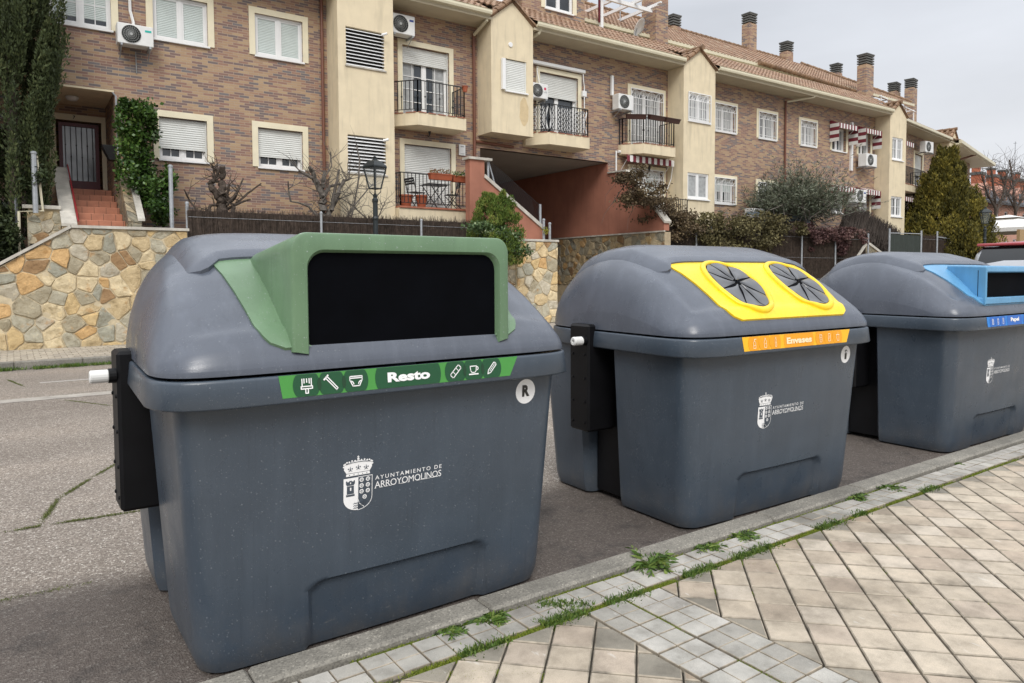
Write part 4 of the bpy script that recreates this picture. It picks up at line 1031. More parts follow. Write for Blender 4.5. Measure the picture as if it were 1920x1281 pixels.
def cap_tiles(m, a, b, r=.10, step=.36):
    a, b = Vector(a), Vector(b); l = (b-a).length; n = max(1, int(l/step)); d = (b-a)/n
    for k in range(n): m.tube([a+d*k-d*.08, a+d*(k+1)], [r*1.12, r*.88], 10)
def chimney(par, x0, x1, y0, z0, z1, dy=None, hood_=.5, label=None):
    dy = dy or (x1-x0)*.9
    m = M(); m.box(x0, y0, z0, x1, y0+dy, z1-hood_); o = obj('chimney', m, MAT['brick'], par, label=label)
    m = M(); n = 4; h = hood_/n
    for k in range(n): e_ = .012; m.box(x0-e_, y0-e_, z1-hood_+h*(k+.45), x1+e_, y0+dy+e_, z1-hood_+h*(k+.98))
    m.box(x0-.03, y0-.03, z1, x1+.03, y0+dy+.03, z1+.05); m.box(x0+.06, y0+.06, z1-hood_, x1-.06, y0+dy-.06, z1)
    obj('cowl', m, MAT['chimcap'], o)
def tower(par, x0, x1, yf, z0, zt, za, holes):
    "projecting stucco bay with a small gable"
    W = Wall(); W.front(x0, x1, z0, zt, holes, yf, .14)
    W.quad((x0, yf, z0), (x0, yf, zt), (x0, 0.02, zt), (x0, .02, z0)); W.quad((x1, yf, z0), (x1, .02, z0), (x1, .02, zt), (x1, yf, zt)); W.quad((x0, yf, z0), (x0, .02, z0), (x1, .02, z0), (x1, yf, z0))
    xm = (x0+x1)/2; W.face([(x0, yf, zt), (x1, yf, zt), (xm, yf, za)])
    W.quad((x0, yf, zt), (xm, yf, za), (xm, 2.2, za), (x0, 2.2, zt)); W.quad((x1, yf, zt), (x1, 2.2, zt), (xm, 2.2, za), (xm, yf, za))
    W.quad((x0, .0, zt-.3), (x0, .0, zt), (x0, 1.4, zt), (x0, 1.4, zt-.3)); W.quad((x1, .0, zt-.3), (x1, 1.4, zt-.3), (x1, 1.4, zt), (x1, .0, zt))
    t = obj('stair_tower', W, MAT['cream'], par)
    m = M()
    for s, xe in ((-1, x0-.08), (1, x1+.08)):
        n = 10
        # cover tiles running down each slope
        for k in range(7):
            y = yf-.06+k*.30
            a = Vector((xm, y+.08, za+.05)); b = Vector((xe, y+.08, zt-.02)); st = 3
            for j in range(st): p = a+(b-a)*j/st; q = a+(b-a)*(j+1)/st; m.tube([p+Vector((0, 0, .0)), q+Vector((0, 0, .02))], [.075, .095], 8)
        m.quad((xm, yf-.1, za+.02), (xe, yf-.1, zt-.05), (xe, 2.2, zt-.05), (xm, 2.2, za+.02))
    cap_tiles(m, (xm, yf-.12, za+.09), (xm, 2.1, za+.09), .09)
    obj('gable_tiles', m, MAT['captile'], t)
    return t
def downpipe(par, pts, r=.045, mt='pipe'):
    m = M(); m.tube(pts, r, 8); return obj('downpipe', m, MAT[mt], par)
MAT['captile'] = simple('brown_cap_tile', (.21, .125, .07), .7, .35, 3, bmp=.3)
MAT['chimcap'] = simple('dark_chimney_cowl', (.10, .10, .092), .7, .2)
# ---- main terrace: its front wall stands on world y = 19.5
B1 = thing('apartment_building', 'long brick apartment terrace with cream stair towers, roller shutters and tiled roof, nearest the containers', 'building', (0, 19.5, 0))
H = []
up3 = [(.89, 2.13), (3.02, 4.27), (5.43, 6.69)]; lo = [(3.08, 4.19), (5.45, 6.64)]
H += [(a, b, 7.34, 8.42) for a, b in up3]+[(-1.4, -.2, 7.34, 8.42), (-1.4, -.3, 4.45, 5.48)]+[(a, b, 4.45, 5.48) for a, b in lo]
H += [(.28, .93, 3.70, 5.97, 2.0), (.93, 2.15, 2.05, 5.97, 2.0)]
H += [(9.66, 11.24, 6.30, 8.36), (9.69, 11.29, 3.52, 5.47), (14.72, 16.38, 6.30, 8.36), (18.90, 20.57, 6.30, 8.40), (18.92, 20.60, 3.52, 5.48)]
Dup = [(23.58, 24.88), (26.40, 27.62), (29.42, 30.62), (31.92, 33.12), (34.2, 35.3)]
H += [(a, b, 7.38, 8.48) for a, b in Dup]+[(a, b, 4.46, 5.50) for a, b in Dup]
PAS = (12.35, 17.80, 0.0, 5.60, 7.0)
W = Wall(); HP = [h for h in H if len(h) > 4]; HN = [h for h in H if len(h) == 4]; W.front(-8, 37.25, 0.0, 9.40, H+[PAS[:4]], 0, .16, False)
for h in HN+[PAS[:4]]: W.front(h[0], h[1], h[2], h[3], [h], 0, .16)
W.quad((.93, .0, 2.05), (.93, 1.4, 2.05), (.93, 1.4, 3.7), (.93, .0, 3.7))
# soffit strip, gable ends
W.quad((-8, 0, 2), (-8, 0, 9.4), (-8, 9, 9.4), (-8, 9, 2)); W.quad((37.25, 0, 2), (37.25, 9, 2), (37.25, 9, 9.4), (37.25, 0, 9.4)); W.quad((-8, 9, 2), (-8, 9, 9.4), (37.25, 9, 9.4), (37.25, 9, 2))
# porch side walls continue as brick
W.quad((2.15, .0, 2.0), (2.15, 2.0, 2.0), (2.15, 2.0, 5.97), (2.15, .0, 5.97)); W.quad((.28, .0, 3.7), (.28, .0, 5.97), (.28, 2.0, 5.97), (.28, 2.0, 3.7))
W.front(.28, 2.15, 3.7, 5.97, [(1.04, 2.04, 3.70, 5.53)], 2.0, .1)
# string course at the first floor level
W.box(12.0, -.012, 5.60, 18.5, .02, 5.66)
obj('wall', W, MAT['brick'], B1)
for a, b in ((-8, 7.36), (9.01, 12.26), (13.87, 20.85), (22.65, 35.71)): m = M(); m.box(a, -.86, 9.33, b, -.0, 9.40); obj('soffit', m, MAT['soffit'], B1)
SEG = ((-8, 7.3), (9.02, 12.2), (13.93, 20.80), (22.70, 35.68))
for a, b in SEG:
    m = M(); pr = [(-.88, 9.42), (-.98, 9.44), (-.995, 9.50), (-.985, 9.565), (-1.0, 9.58), (-.97, 9.585), (-.955, 9.50), (-.88, 9.48)]
    m.grid([[(x, p[0], p[1]) for p in pr] for x in (a, b)], True); m.face([(a, p[0], p[1]) for p in pr]); m.face([(b, p[0], p[1]) for p in pr][::-1]); m.box(a, -.87, 9.402, b, -.80, 9.50)
    obj('gutter', m, MAT['gutter'], B1)
m = M()
for a, b in SEG: tile_roof(m, a+.04, b-.04, -.93, 9.56, .02, 10.125)
tile_roof(m, -8, 37.25, .02, 10.125, 1.25, 10.86)
rf = obj('roof', m, MAT['tile'], B1)
m = M()   # hidden deck, terrace parapets
m.quad((-8, 1.25, 10.84), (37.25, 1.25, 10.84), (37.25, 9, 10.84), (-8, 9, 10.84)); m.quad((-8, 0, 9.4), (37.25, 0, 9.4), (37.25, 9, 9.4), (-8, 9, 9.4))
obj('roof_deck', m, MAT['soffit'], B1)
m = M(); m.box(22.6, 1.9, 10.84, 36.0, 2.1, 11.18); m.box(18.4, 2.0, 10.84, 22.0, 2.12, 11.05); obj('parapet', m, MAT['white'], B1)
m = M(); tile_roof(m, 17.6, 43, 1.75, 11.28, 5.2, 13.45, 17.6, 36.6); obj('upper_roof', m, MAT['tile'], B1)
m = M(); m.box(17.6, 1.68, 11.16, 43, 1.80, 11.30); m.box(22.6, 1.8, 11.12, 36.6, 8.5, 11.27); obj('upper_gutter', m, MAT['gutter'], B1)
for a, b in (((17.6, 5.25, 13.55), (36.4, 5.25, 13.5)), ((37.25, 5.2, 13.5), (43, 1.9, 11.45)), ((28.6, 1.6, 11.30), (36.4, 1.35, 10.98))): m = M(); cap_tiles(m, a, b); obj('ridge_tiles', m, MAT['captile'], B1)
m = M(); tile_roof(m, 17.6, 43, 9.0, 11.2, 5.3, 13.45, 17.6, 36.6); obj('rear_roof', m, MAT['tile'], B1)
# windows
for k, (a, b) in enumerate(up3): window(B1, a, b, 7.34, 8.42, kind='blind', drop=(.80, .97, .92)[k], muntin=False if k else True, depth=.08)
for a, b, z in ((-1.4, -.2, 7.34), (-1.4, -.3, 4.45)): window(B1, a, b, z, z+1.05)
for k, (a, b) in enumerate(lo): window(B1, a, b, 4.45, 5.48, drop=.70)
window(B1, 9.66, 11.24, 6.30, 8.36, drop=.22, door=True, sill=False, curtain=.5)
window(B1, 9.69, 11.29, 3.52, 5.47, drop=.93, door=True, sill=False)
window(B1, 14.72, 16.38, 6.30, 8.36, drop=.36, door=True, sill=False, muntin=False)
window(B1, 18.90, 20.57, 6.30, 8.40, kind='none', door=True, sill=False, grille=True, curtain=.7)
window(B1, 18.92, 20.60, 3.52, 5.48, kind='blind', drop=.4, door=True, sill=False, grille=True, curtain=.3)
for k, (a, b) in enumerate(Dup):
    window(B1, a, b, 7.38, 8.48, kind='none', sur=.13, grille=k < 3, curtain=(.9, .5, .6, .4, .4)[k])
    window(B1, a, b, 4.46, 5.50, kind='blind' if k in (0,) else 'none', drop=.5, sur=.13, grille=k < 3, curtain=.5)
# towers
T1 = tower(B1, 7.37, 9.00, -.8, 2.0, 9.45, 10.05, [(7.60, 8.72, 7.26, 8.28, .16), (7.61, 8.73, 4.38, 5.40, .16)])
T2 = tower(B1, 20.86, 22.64, -.8, 2.0, 9.45, 10.05, [(21.10, 22.33, 7.36, 8.40), (21.10, 22.30, 4.44, 5.42)])
T3 = tower(B1, 35.72, 37.28, -.75, 2.0, 9.40, 9.98, [(35.95, 37.0, 7.2, 8.3), (35.95, 37.0, 4.4, 5.4)])
BAY = tower(B1, 12.27, 13.86, -.8, 5.97, 9.45, 10.05, [(12.78, 13.60, 7.30, 8.28)])
BAY.name = 'projecting_bay'
for z0, z1 in ((7.26, 8.28), (4.38, 5.40)):
    m = M(); n = 11
    for k in range(n):
        z = z0+(z1-z0)*(k+.2)/n; m.face([(7.60, -.80, z), (8.72, -.80, z), (8.72, -.70, z+.055), (7.60, -.70, z+.055)]); m.face([(7.60, -.805, z-.012), (8.72, -.805, z-.012), (8.72, -.80, z+.004), (7.60, -.80, z+.004)]); m.quad((7.60, -.80, z-.01), (8.72, -.80, z-.01), (8.72, -.70, z+.045), (7.60, -.70, z+.045))
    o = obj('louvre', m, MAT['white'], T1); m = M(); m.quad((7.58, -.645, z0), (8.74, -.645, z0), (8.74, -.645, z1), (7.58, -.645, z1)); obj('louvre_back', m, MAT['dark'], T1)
    m = M(); m.box(7.57, -.84, z0-.05, 8.77, -.66, z0-.004, .005); obj('sill', m, MAT['coping'], T1)
    m = M(); m.tube([(8.66, -.83, z1-.06), (8.60, -.95, z1-.10), (8.72, -1.00, z1-.06)], .035, 8); obj('flue_pipe', m, MAT['white'], T1)
window(T2, 21.10, 22.33, 7.36, 8.40, -.8, 'none', sur=0, grille=True, curtain=.9, depth=.06); window(T2, 21.10, 22.30, 4.44, 5.42, -.8, 'none', sur=0, muntin=False, curtain=.9, depth=.06)
window(T3, 35.95, 37.0, 7.2, 8.3, -.75, 'none', sur=0, curtain=.6, depth=.06); window(T3, 35.95, 37.0, 4.4, 5.4, -.75, 'none', sur=0, curtain=.3, depth=.06)
window(BAY, 12.78, 13.60, 7.30, 8.28, -.8, 'shutter', .96, sur=0, depth=.12)
m = M(); m.box(12.62, -.90, 7.30, 12.74, -.81, 8.24); obj('awning_arm', m, MAT['white'], BAY)
m = M(); m.lathe((12.98, -.80, 8.72), [(.075, -.03), (.075, 0)], 16, 'y'); obj('vent_cap', m, MAT['white'], BAY)
m = M(); m.prism([(13.50+.17*math.cos(2*PI*k/18)*(1+.12*math.sin(k*2)), 6.72+.45*math.sin(2*PI*k/18)) for k in range(18)], -.803, -.80); obj('patch', m, simple('ochre_patch', (.60, .47, .28), .8, .1), BAY)
# balconies
balcony(B1, 9.25, 11.38, 6.25, .37); balcony(B1, 14.02, 16.25, 6.20, .40, net=True); balcony(B1, 18.30, 20.45, 6.27, .37)
# terrace with railing in front of the lower door, steps down to the garden
m = M(); m.box(9.02, -1.0, 2.2, 11.25, 0, 3.48); tr = obj('terrace', m, MAT['cream'], B1)
m = M(); m.box(9.02, -1.04, 3.482, 11.30, 0, 3.53); obj('floor_tiles', m, MAT['terracotta'], tr)
m = M(); railing(m, [(9.06, -.03), (9.06, -1.0), (11.22, -1.0)], 3.55, 4.47); obj('railing', m, MAT['iron'], tr)
m = M()
for k in range(7): m.box(11.31+k*.28, -.95, 2.2, 11.59+k*.28, -.1, 3.42-k*.17)
st = obj('garden_steps', m, MAT['terracotta'], tr)
m = M()
for z in (.1, .98): m.tube([(11.25, -1.0, 3.5+z), (12.75, -1.0, 2.55+z)], .014, 6)
for k in range(13): x = 11.3+k*.12; z = 3.5-(x-11.25)*.633; m.box(x-.008, -1.008, z+.1, x+.008, -.992, z+.97)
obj('handrail', m, MAT['iron'], st)
m = M(); railing(m, [(18.4, -.03), (18.4, -1.0), (20.86, -1.0)], 3.45, 4.35); obj('railing', m, MAT['iron'], B1)
m = M(); m.box(18.3, -1.05, 2.2, 20.85, 0, 3.45); obj('terrace', m, MAT['cream'], B1)
# pipes
downpipe(B1, [(7.21, -.07, 9.3), (7.21, -.07, 2.3)])
downpipe(B1, [(12.12, -.82, 9.44), (12.12, -.80, 9.30), (12.10, -.10, 9.05)], .05, 'gutter'); downpipe(B1, [(12.10, -.07, 9.07), (12.10, -.07, 5.0)], .05)
downpipe(B1, [(12.15, -.06, 5.78), (13.6, -.06, 5.74)], .045); downpipe(B1, [(14.15, -.85, 9.42), (14.10, -.80, 9.28), (13.95, -.1, 9.1)], .05, 'gutter')
downpipe(B1, [(29.3, -.85, 9.42), (29.15, -.8, 9.3), (28.28, -.1, 9.12)], .045, 'gutter'); downpipe(B1, [(28.22, -.07, 9.15), (28.22, -.07, 2.3)], .045)
# porch: ceiling, maroon glazed door
m = M(); m.box(.285, .004, 5.92, 2.145, 1.995, 5.966); ceil = obj('porch_ceiling', m, MAT['cream'], B1)
m = M(); m.lathe((1.35, .95, 5.85), [(.03, -.05), (.10, -.03), (.14, .02), (.14, .05)], 20); obj('ceiling_lamp', m, MAT['whiteplastic'], ceil)
m = M(); m.quad((.285, -.0, 3.70), (.93, -.0, 3.70), (.93, 2.0, 3.70), (.285, 2.0, 3.70)); m.box(.93, 1.40, 3.5, 2.145, 2.0, 3.72); obj('porch_floor', m, MAT['terracotta'], B1)
m = M(); m.box(.9, 1.96, 3.72, 1.04, 2.02, 5.68); m.box(2.04, 1.96, 3.72, 2.14, 2.02, 5.68); m.box(1.04, 1.965, 5.53, 2.04, 2.02, 5.68)
ds = obj('door_surround', m, MAT['surround'], B1)
fl = Flat(lambda u, v, l: (u, 1.957, v)); fl.text('7', 1.42, 1.475, 5.57, 5.65, 0, .04); obj('house_number', fl, MAT['st_black'], ds)
m = M(); frame_box(m, 1.10, 1.98, 3.74, 5.47, 2.0, 2.05, .085, .28); dr = obj('door', m, MAT['maroon'], B1)
m = M(); m.quad((1.18, 2.04, 4.0), (1.90, 2.04, 4.0), (1.90, 2.04, 5.39), (1.18, 2.04, 5.39)); obj('pane', m, glass_mat('door_glass', (.22, .24, .25), .12), dr)
m = M()
for k in range(6): x = 1.24+k*.12; m.box(x-.008, 1.99, 4.02, x+.008, 2.006, 5.38); m.box(x-.014, 1.985, 4.6 if k % 2 else 4.9, x+.014, 2.011, 4.63 if k % 2 else 4.93)
obj('door_bars', m, MAT['iron'], dr)
# passage under the house
m = M(); m.quad((12.3, 0.0, 5.60), (17.85, 0.0, 5.60), (17.85, 8.9, 5.60), (12.3, 8.9, 5.60)); obj('passage_ceiling', m, MAT['ceil'], B1)
m = M(); m.quad((12.3, 8.9, 0), (17.85, 8.9, 0), (17.85, 8.9, 5.6), (12.3, 8.9, 5.6)); m.quad((12.34, .0, 0), (12.34, 8.9, 0), (12.34, 8.9, 5.6), (12.34, .0, 5.6)); obj('passage_walls', m, simple('dark_red_plaster', (.30, .125, .085), .9, .15, 1.2), B1)
# chimneys (local y)
for a in ((21.6, 22.3, 1.35, 10.8, 13.6, .8), (26.55, 27.1, 5.0, 12.8, 14.05, .5), (32.35, 32.95, 5.0, 12.8, 15.3, .5), (35.65, 36.2, 5.0, 12.8, 14.4, .5), (36.15, 36.85, .75, 10.2, 12.75, .5), (40.6, 41.1, 5.0, 12, 14.0, .5)): chimney(B1, a[0], a[1], a[2], a[3], a[4], a[5], hood_=.5)
m = M(); tile_roof(m, 11, 14.6, 1.2, 10.84, 3.2, 12.0)
# dormer with window, glazed lean-to
m = M(); W = Wall(); W.front(14.75, 17.55, 10.4, 13.2, [(15.72, 16.98, 10.95, 12.2)], 1.0, .1); W.quad((14.75, 1.0, 10.4), (14.75, 1.0, 13.2), (14.75, 4, 13.2), (14.75, 4, 10.4)); W.quad((17.55, 1.0, 10.4), (17.55, 4, 10.4), (17.55, 4, 13.2), (17.55, 1.0, 13.2)); W.quad((14.75, 1, 13.2), (17.55, 1, 13.2), (17.55, 4, 13.2), (14.75, 4, 13.2))
dm = obj('dormer', W, MAT['brick'], B1); window(dm, 15.72, 16.98, 10.95, 12.2, 1.0, 'none', sur=.17, muntin=False, depth=.06)
W = Wall(); W.front(12.0, 14.5, 10.5, 12.0, [(12.25, 14.25, 10.82, 11.9)], 1.05, .08); W.quad((12.0, 1.05, 12), (14.5, 1.05, 12), (14.5, 4, 12), (12, 4, 12)); W.quad((14.5, 1.05, 10.5), (14.5, 4, 10.5), (14.5, 4, 12), (14.5, 1.05, 12))
lt = obj('roof_glazing', W, MAT['white'], B1); window(lt, 12.25, 13.25, 10.82, 11.9, 1.05, 'none', sur=0, sill=False, muntin=False, depth=.05); window(lt, 13.25, 14.25, 10.82, 11.9, 1.05, 'none', sur=0, sill=False, muntin=False, depth=.05)
m = M(); tile_roof(m, 17.6, 20.9, 3.0, 11.9, 5.4, 13.45); obj('terrace_roof', m, MAT['tile'], B1)
# white pergola, satellite dish and aerial on the roof terrace
pg = thing('pergola', 'white timber pergola on the roof terrace beside the tall brick chimney', 'pergola', (0, 19.5, 0))
m = M(); z = 12.05
a0 = atX(1131, 25, 18.6)
m.box(18.62, 1.30, 10.9, 18.74, 1.42, 12.05); m.box(18.50, 1.30, 12.0, 21.35, 1.40, 12.14); m.box(17.7, 3.2, 12.05, 21.4, 3.3, 12.19)
obj('frame', m, MAT['white'], pg)
for k in range(4):
    m = M(); x = 18.55+k*.9; m.box(x, .95, 12.15, x+.09, 3.6, 12.27); m.box(x, .78, 12.21, x+.09, .95, 12.27); obj('rafter', m, MAT['white'], pg)
m = M(); m.box(18.56, 1.32, 11.1, 18.60, 1.40, 11.95); obj('folded_curtain', m, simple('maroon_curtain', (.13, .01, .02), .8, .2), pg)
dish = thing('satellite_dish', 'white satellite dish beside the tall brick chimney on the roof', 'satellite dish', (20.75, 21.0, 11.35))
m = M(); m.lathe((0, 0, 0), [(.02, .06), (.15, .045), (.28, .01), (.40, -.05), (.40, -.06), (.28, .0), (.15, .035)], 24, 'y'); o = obj('reflector', m, MAT['whiteplastic'], dish, smooth=True); o.rotation_euler = (.5, 0, .5)
m = M(); m.tube([(0, .05, 0), (0, .12, -.2), (0, .12, -.55)], .02, 6); m.tube([(0, 0, -.3), (0, -.35, -.12)], .012, 6); obj('mast', m, MAT['galv'], dish)
an = thing('roof_aerial', 'thin television aerial standing behind the white pergola on the roof', 'aerial', (21.2, 22.5, 11.3))
m = M(); m.tube([(0, 0, 0), (0, 0, 2.4)], .02, 6); obj('mast', m, MAT['galv'], an)
m = M(); m.tube([(-.6, 0, 1.9), (.5, 0, 2.15)], .012, 5)
for k in range(7): x = -.55+k*.17; m.tube([(x, -.2, 1.92+k*.04), (x, .2, 1.92+k*.04)], .008, 4)
obj('antenna', m, MAT['galv'], an)
# ---- second terrace, turned with the street
B2 = thing('apartment_building', 'brick apartments past the third cream tower, half hidden by the conical evergreen', 'building', (37.3, 19.86, 0), math.radians(8.8))
W = Wall(); H2 = [(.35, 1.25, 6.4, 8.2), (4.6, 5.9, 6.4, 8.3), (.35, 1.3, 3.6, 5.4), (4.6, 5.8, 3.6, 5.4)]
W.front(0, 9.6, 2, 9.3, H2, 0, .15); W.quad((0, 0, 2), (0, 9, 2), (0, 9, 9.3), (0, 0, 9.3)); obj('wall', W, MAT['brick'], B2)
for h in H2: window(B2, *h[:4], kind='shutter' if h[0] > 4 else 'none', drop=.6, door=True, sill=False)
m = M(); m.box(0, -.86, 9.24, 9.6, 0, 9.30); obj('soffit', m, MAT['soffit'], B2); m = M(); m.box(.1, -.98, 9.31, 8.0, -.85, 9.46, .02); obj('gutter', m, MAT['gutter'], B2)
m = M(); tile_roof(m, 0, 9.6, -.9, 9.42, 1.4, 10.5); obj('roof', m, MAT['tile'], B2)
balcony(B2, .0, 4.0, 6.2, .36); T4 = tower(B2, 8.0, 9.7, -.8, 2, 9.3, 10.0, [])
inv2 = Matrix.Rotation(-math.radians(8.8), 4, 'Z') @ Matrix.Translation((-37.3, -19.86, 0))
for p, q, Y_ in (((1681, 153), (1700, 153), 23.5), ((1713, 146), (1731, 146), 22.5)):
    a, b = inv2 @ at(*p, Y_), inv2 @ at(*q, Y_); chimney(B2, a.x, a.x+(b.x-a.x)*.62, a.y, 10, a.z-.05, .5)
m = M()
for k in range(5): m.box(2+k*1.3, .9, 10.2, 2.05+k*1.3, .95, 11.2); m.box(2+k*1.3, .9, 11.2, 2.05+k*1.3, 3.4, 11.25)
m.box(1.8, .88, 11.15, 7.4, .96, 11.2); obj('roof_frame', m, MAT['white'], B2)
B3 = thing('apartment_building', 'farthest brick apartment wing, its deep cream eaves showing above the conical evergreen', 'building', (46.1, 21.15, 0), math.radians(13.6))
W = Wall(); H3 = [(3.0, 4.2, 5.9, 7.6), (5.4, 6.6, 5.9, 7.6), (3.0, 4.2, 3.2, 4.8), (5.4, 6.6, 3.2, 4.8)]
W.front(-.2, 9.4, 1, 9.2, H3, 0, .15); W.quad((9.4, 0, 1), (9.4, 7, 1), (9.4, 7, 9.2), (9.4, 0, 9.2)); W.quad((-.2, 0, 1), (-.2, 7, 1), (-.2, 7, 9.2), (-.2, 0, 9.2)); obj('wall', W, MAT['brick'], B3)
for h in H3: window(B3, *h, kind='shutter', drop=.6)
m = M(); m.box(-.2, -1.0, 9.16, 11.8, .0, 9.24); m.box(9.4, 0, 9.16, 11.8, 7, 9.24); m.box(-.2, -1.15, 9.2, 12.0, -.98, 9.42, .02); obj('eaves', m, MAT['gutter'], B3)
m = M(); tile_roof(m, -.2, 11.9, -1.0, 9.40, 2.5, 10.5, -.2, 9); obj('roof', m, MAT['tile'], B3)
downpipe(B3, [(5.2, -1.0, 9.2), (4.2, -.1, 8.8), (2.6, -.08, 8.6)], .06); downpipe(B3, [(2.6, -.07, 8.65), (2.6, -.07, 2)], .06)
# ------------------------------------------------------------------ walls, steps and fences in front of the houses
m = M(); m.quad((.35, 17.6, 2.25), (12.35, 17.6, 2.25), (12.35, 19.5, 2.25), (.35, 19.5, 2.25)); m.quad((-8, 17.6, .3), (.35, 17.6, .3), (.35, 19.5, 1.2), (-8, 19.5, 1.2)); m.quad((.35, 17.6, .2), (.35, 19.5, .2), (.35, 19.5, 2.25), (.35, 17.6, 2.25)); m.quad((17.95, 17.4, 2.25), (60, 17.4, 2.25), (60, 24, 2.25), (17.95, 19.5, 2.25)); m.quad((.35, 17.66, 0), (12.3, 17.66, 0), (12.3, 17.66, 2.25), (.35, 17.66, 2.25)); m.quad((12.35, 17.6, 0), (12.35, 19.5, 0), (12.35, 19.5, 2.25), (12.35, 17.6, 2.25))
struct('garden_ground', m, MAT['soil'])
m = M(); m.quad((12.3, 17.2, .125), (17.8, 17.2, .125), (17.8, 28, .9), (12.3, 28, .9)); struct('driveway', m, concrete_mat('driveway_concrete', (.25, .23, .2), .3))
sw = thing('stone_wall', 'yellow rubble stone garden wall with pale sloping coping at the far left pavement', 'wall', (0, 17.3, 0))
m = M(); pf = [(-3.6, .1), (3.25, .1), (3.25, 2.57), (1.06, 2.57), (-3.0, -.1+.0)]
pf = [(-2.75, .1), (3.25, .1), (3.25, 2.57), (1.06, 2.57)]
m.prism(pf, 0, .32); obj('masonry', m, MAT['mortar_pale'], sw); stonework('facing_stones', pf, .31, lambda u, v, w: (u, -w, v), MAT['facing'], sw, 5, .03, .012)
m = M(); m.prism([(1.04, 2.572), (3.28, 2.572), (3.28, 2.63), (1.03, 2.63)], -.07, .36); m.prism([(-2.85, .10), (1.05, 2.571), (1.04, 2.632), (-2.85, .165)], -.07, .36); obj('coping', m, MAT['coping'], sw)
sp = thing('entrance_steps', 'terracotta tiled steps up to the maroon front door, with stone side walls', 'steps', (0, 0, 0))
m = M()
for k in range(7):
    y = 17.66+k*.48; z = 2.62+k*.1833; m.box(1.2, y, 2.0, 2.14, y+.49+(.2 if k == 6 else 0), z, .012)
m.mi = 1
for k in range(7):
    y = 17.66+k*.48; z = 2.62+k*.1833
    for j in range(4): x = 1.28+j*.24+(k % 2)*.10; m.box(x-.004, y-.002, z-.17, x+.004, y+.002, z-.01)
    m.box(1.2, y-.003, z-.182, 2.14, y+.001, z-.172)
obj('treads', m, [simple('terracotta_step_tile', (.40, .165, .095), .5, .16, 5), MAT['mortar']], sp)
def yzprism(m, prof, x0, x1):
    a = [(x0, p[0], p[1]) for p in prof]; b = [(x1, p[0], p[1]) for p in prof]; m.face(a); m.face(b[::-1])
    for k in range(len(prof)): j = (k+1) % len(prof); m.quad(a[k], b[k], b[j], a[j])
m = M(); yzprism(m, [(17.64, 2.0), (20.4, 2.0), (20.4, 4.13), (17.64, 2.62)], .93, 1.19); o = obj('side_wall', m, MAT['stone'], sp)
m = M(); yzprism(m, [(17.62, 2.625), (20.42, 4.14), (20.42, 4.20), (17.62, 2.685)], .90, 1.18); obj('coping', m, MAT['coping'], o)
m = M(); m.tube([(1.205, 17.66, 2.74), (1.205, 20.4, 4.26)], .016, 6); obj('handrail', m, simple('red_paint', (.28, .012, .02), .4, .1), sp)
m = M(); yzprism(m, [(17.64, 2.0), (19.45, 2.0), (19.45, 4.25), (17.64, 2.78)], 2.14, 2.40); o = obj('side_wall', m, stone_mat('dark_rubble', 4.5, .62), sp)
m = M(); yzprism(m, [(17.62, 2.785), (19.45, 4.255), (19.45, 4.31), (17.62, 2.84)], 2.32, 2.46); obj('coping', m, MAT['coping'], o)
lw = thing('stone_wall', 'low pale stone pier with coping behind the sloping wall, beside the cypress', 'wall', (0, 0, 0))
m = M(); m.box(.32, 18.2, .2, .93, 18.6, 3.0); obj('masonry', m, MAT['mortar_pale'], lw); stonework('facing_stones', [(.32, 1.2), (.93, 1.2), (.93, 2.98), (.32, 2.98)], .22, lambda u, v, w: (u, 18.2-w, v), MAT['facing'], lw, 8, .02, .010); m = M(); m.box(.24, 18.12, 3.0, .93, 18.65, 3.08, .01); obj('coping', m, MAT['coping'], lw)
m = M(); m.tube([(.52, 18.08, 4.1), (.56, 18.06, 3.5), (.60, 18.05, 2.95), (.18, 18.06, 2.92), (.16, 18.06, 1.2)], .028, 6); tag(obj('drain_pipe', m, MAT['gutter']), 'thin cream drain pipe bent around the low pale stone pier', 'pipe')
def post(x, y, z0, z1, label, r=.035, grp='galvanised fence posts', brace=None):
    t = thing('fence_post', label, 'post', (x, y, z0), 0, grp)
    m = M(); m.tube([(0, 0, 0), (0, 0, z1-z0)], r, 8); obj('pole', m, MAT['galv'], t); m = M(); m.lathe((0, 0, z1-z0), [(r*1.25, -.03), (r*1.25, 0), (r*.6, .025)], 8); obj('post_cap', m, MAT['galv'], t)
    if brace: m = M(); m.tube([(0, -.02, z1-z0-.25), (brace[0], brace[1]-y, brace[2]-z0)], r*.7, 6); obj('brace', m, MAT['galv'], t)
    return t
post(.47, 18.0, 2.9, 4.15, 'thick galvanised post in front of the tall cypress', .05)
post(3.02, 17.75, 2.6, 4.05, 'galvanised post to the right of the ivy by the steps', .045)
post(3.30, 17.5, 2.0, 3.22, 'galvanised post with diagonal brace at the left end of the brush fence', .035, brace=(1.1, 17.5, 2.0))
post(6.30, 17.25, 2.0, 3.12, 'galvanised post in the brush fence below the pruned bare tree', .03)
post(9.05, 17.25, 2.0, 3.05, 'galvanised post in the brush fence right of the near street lamp', .03)
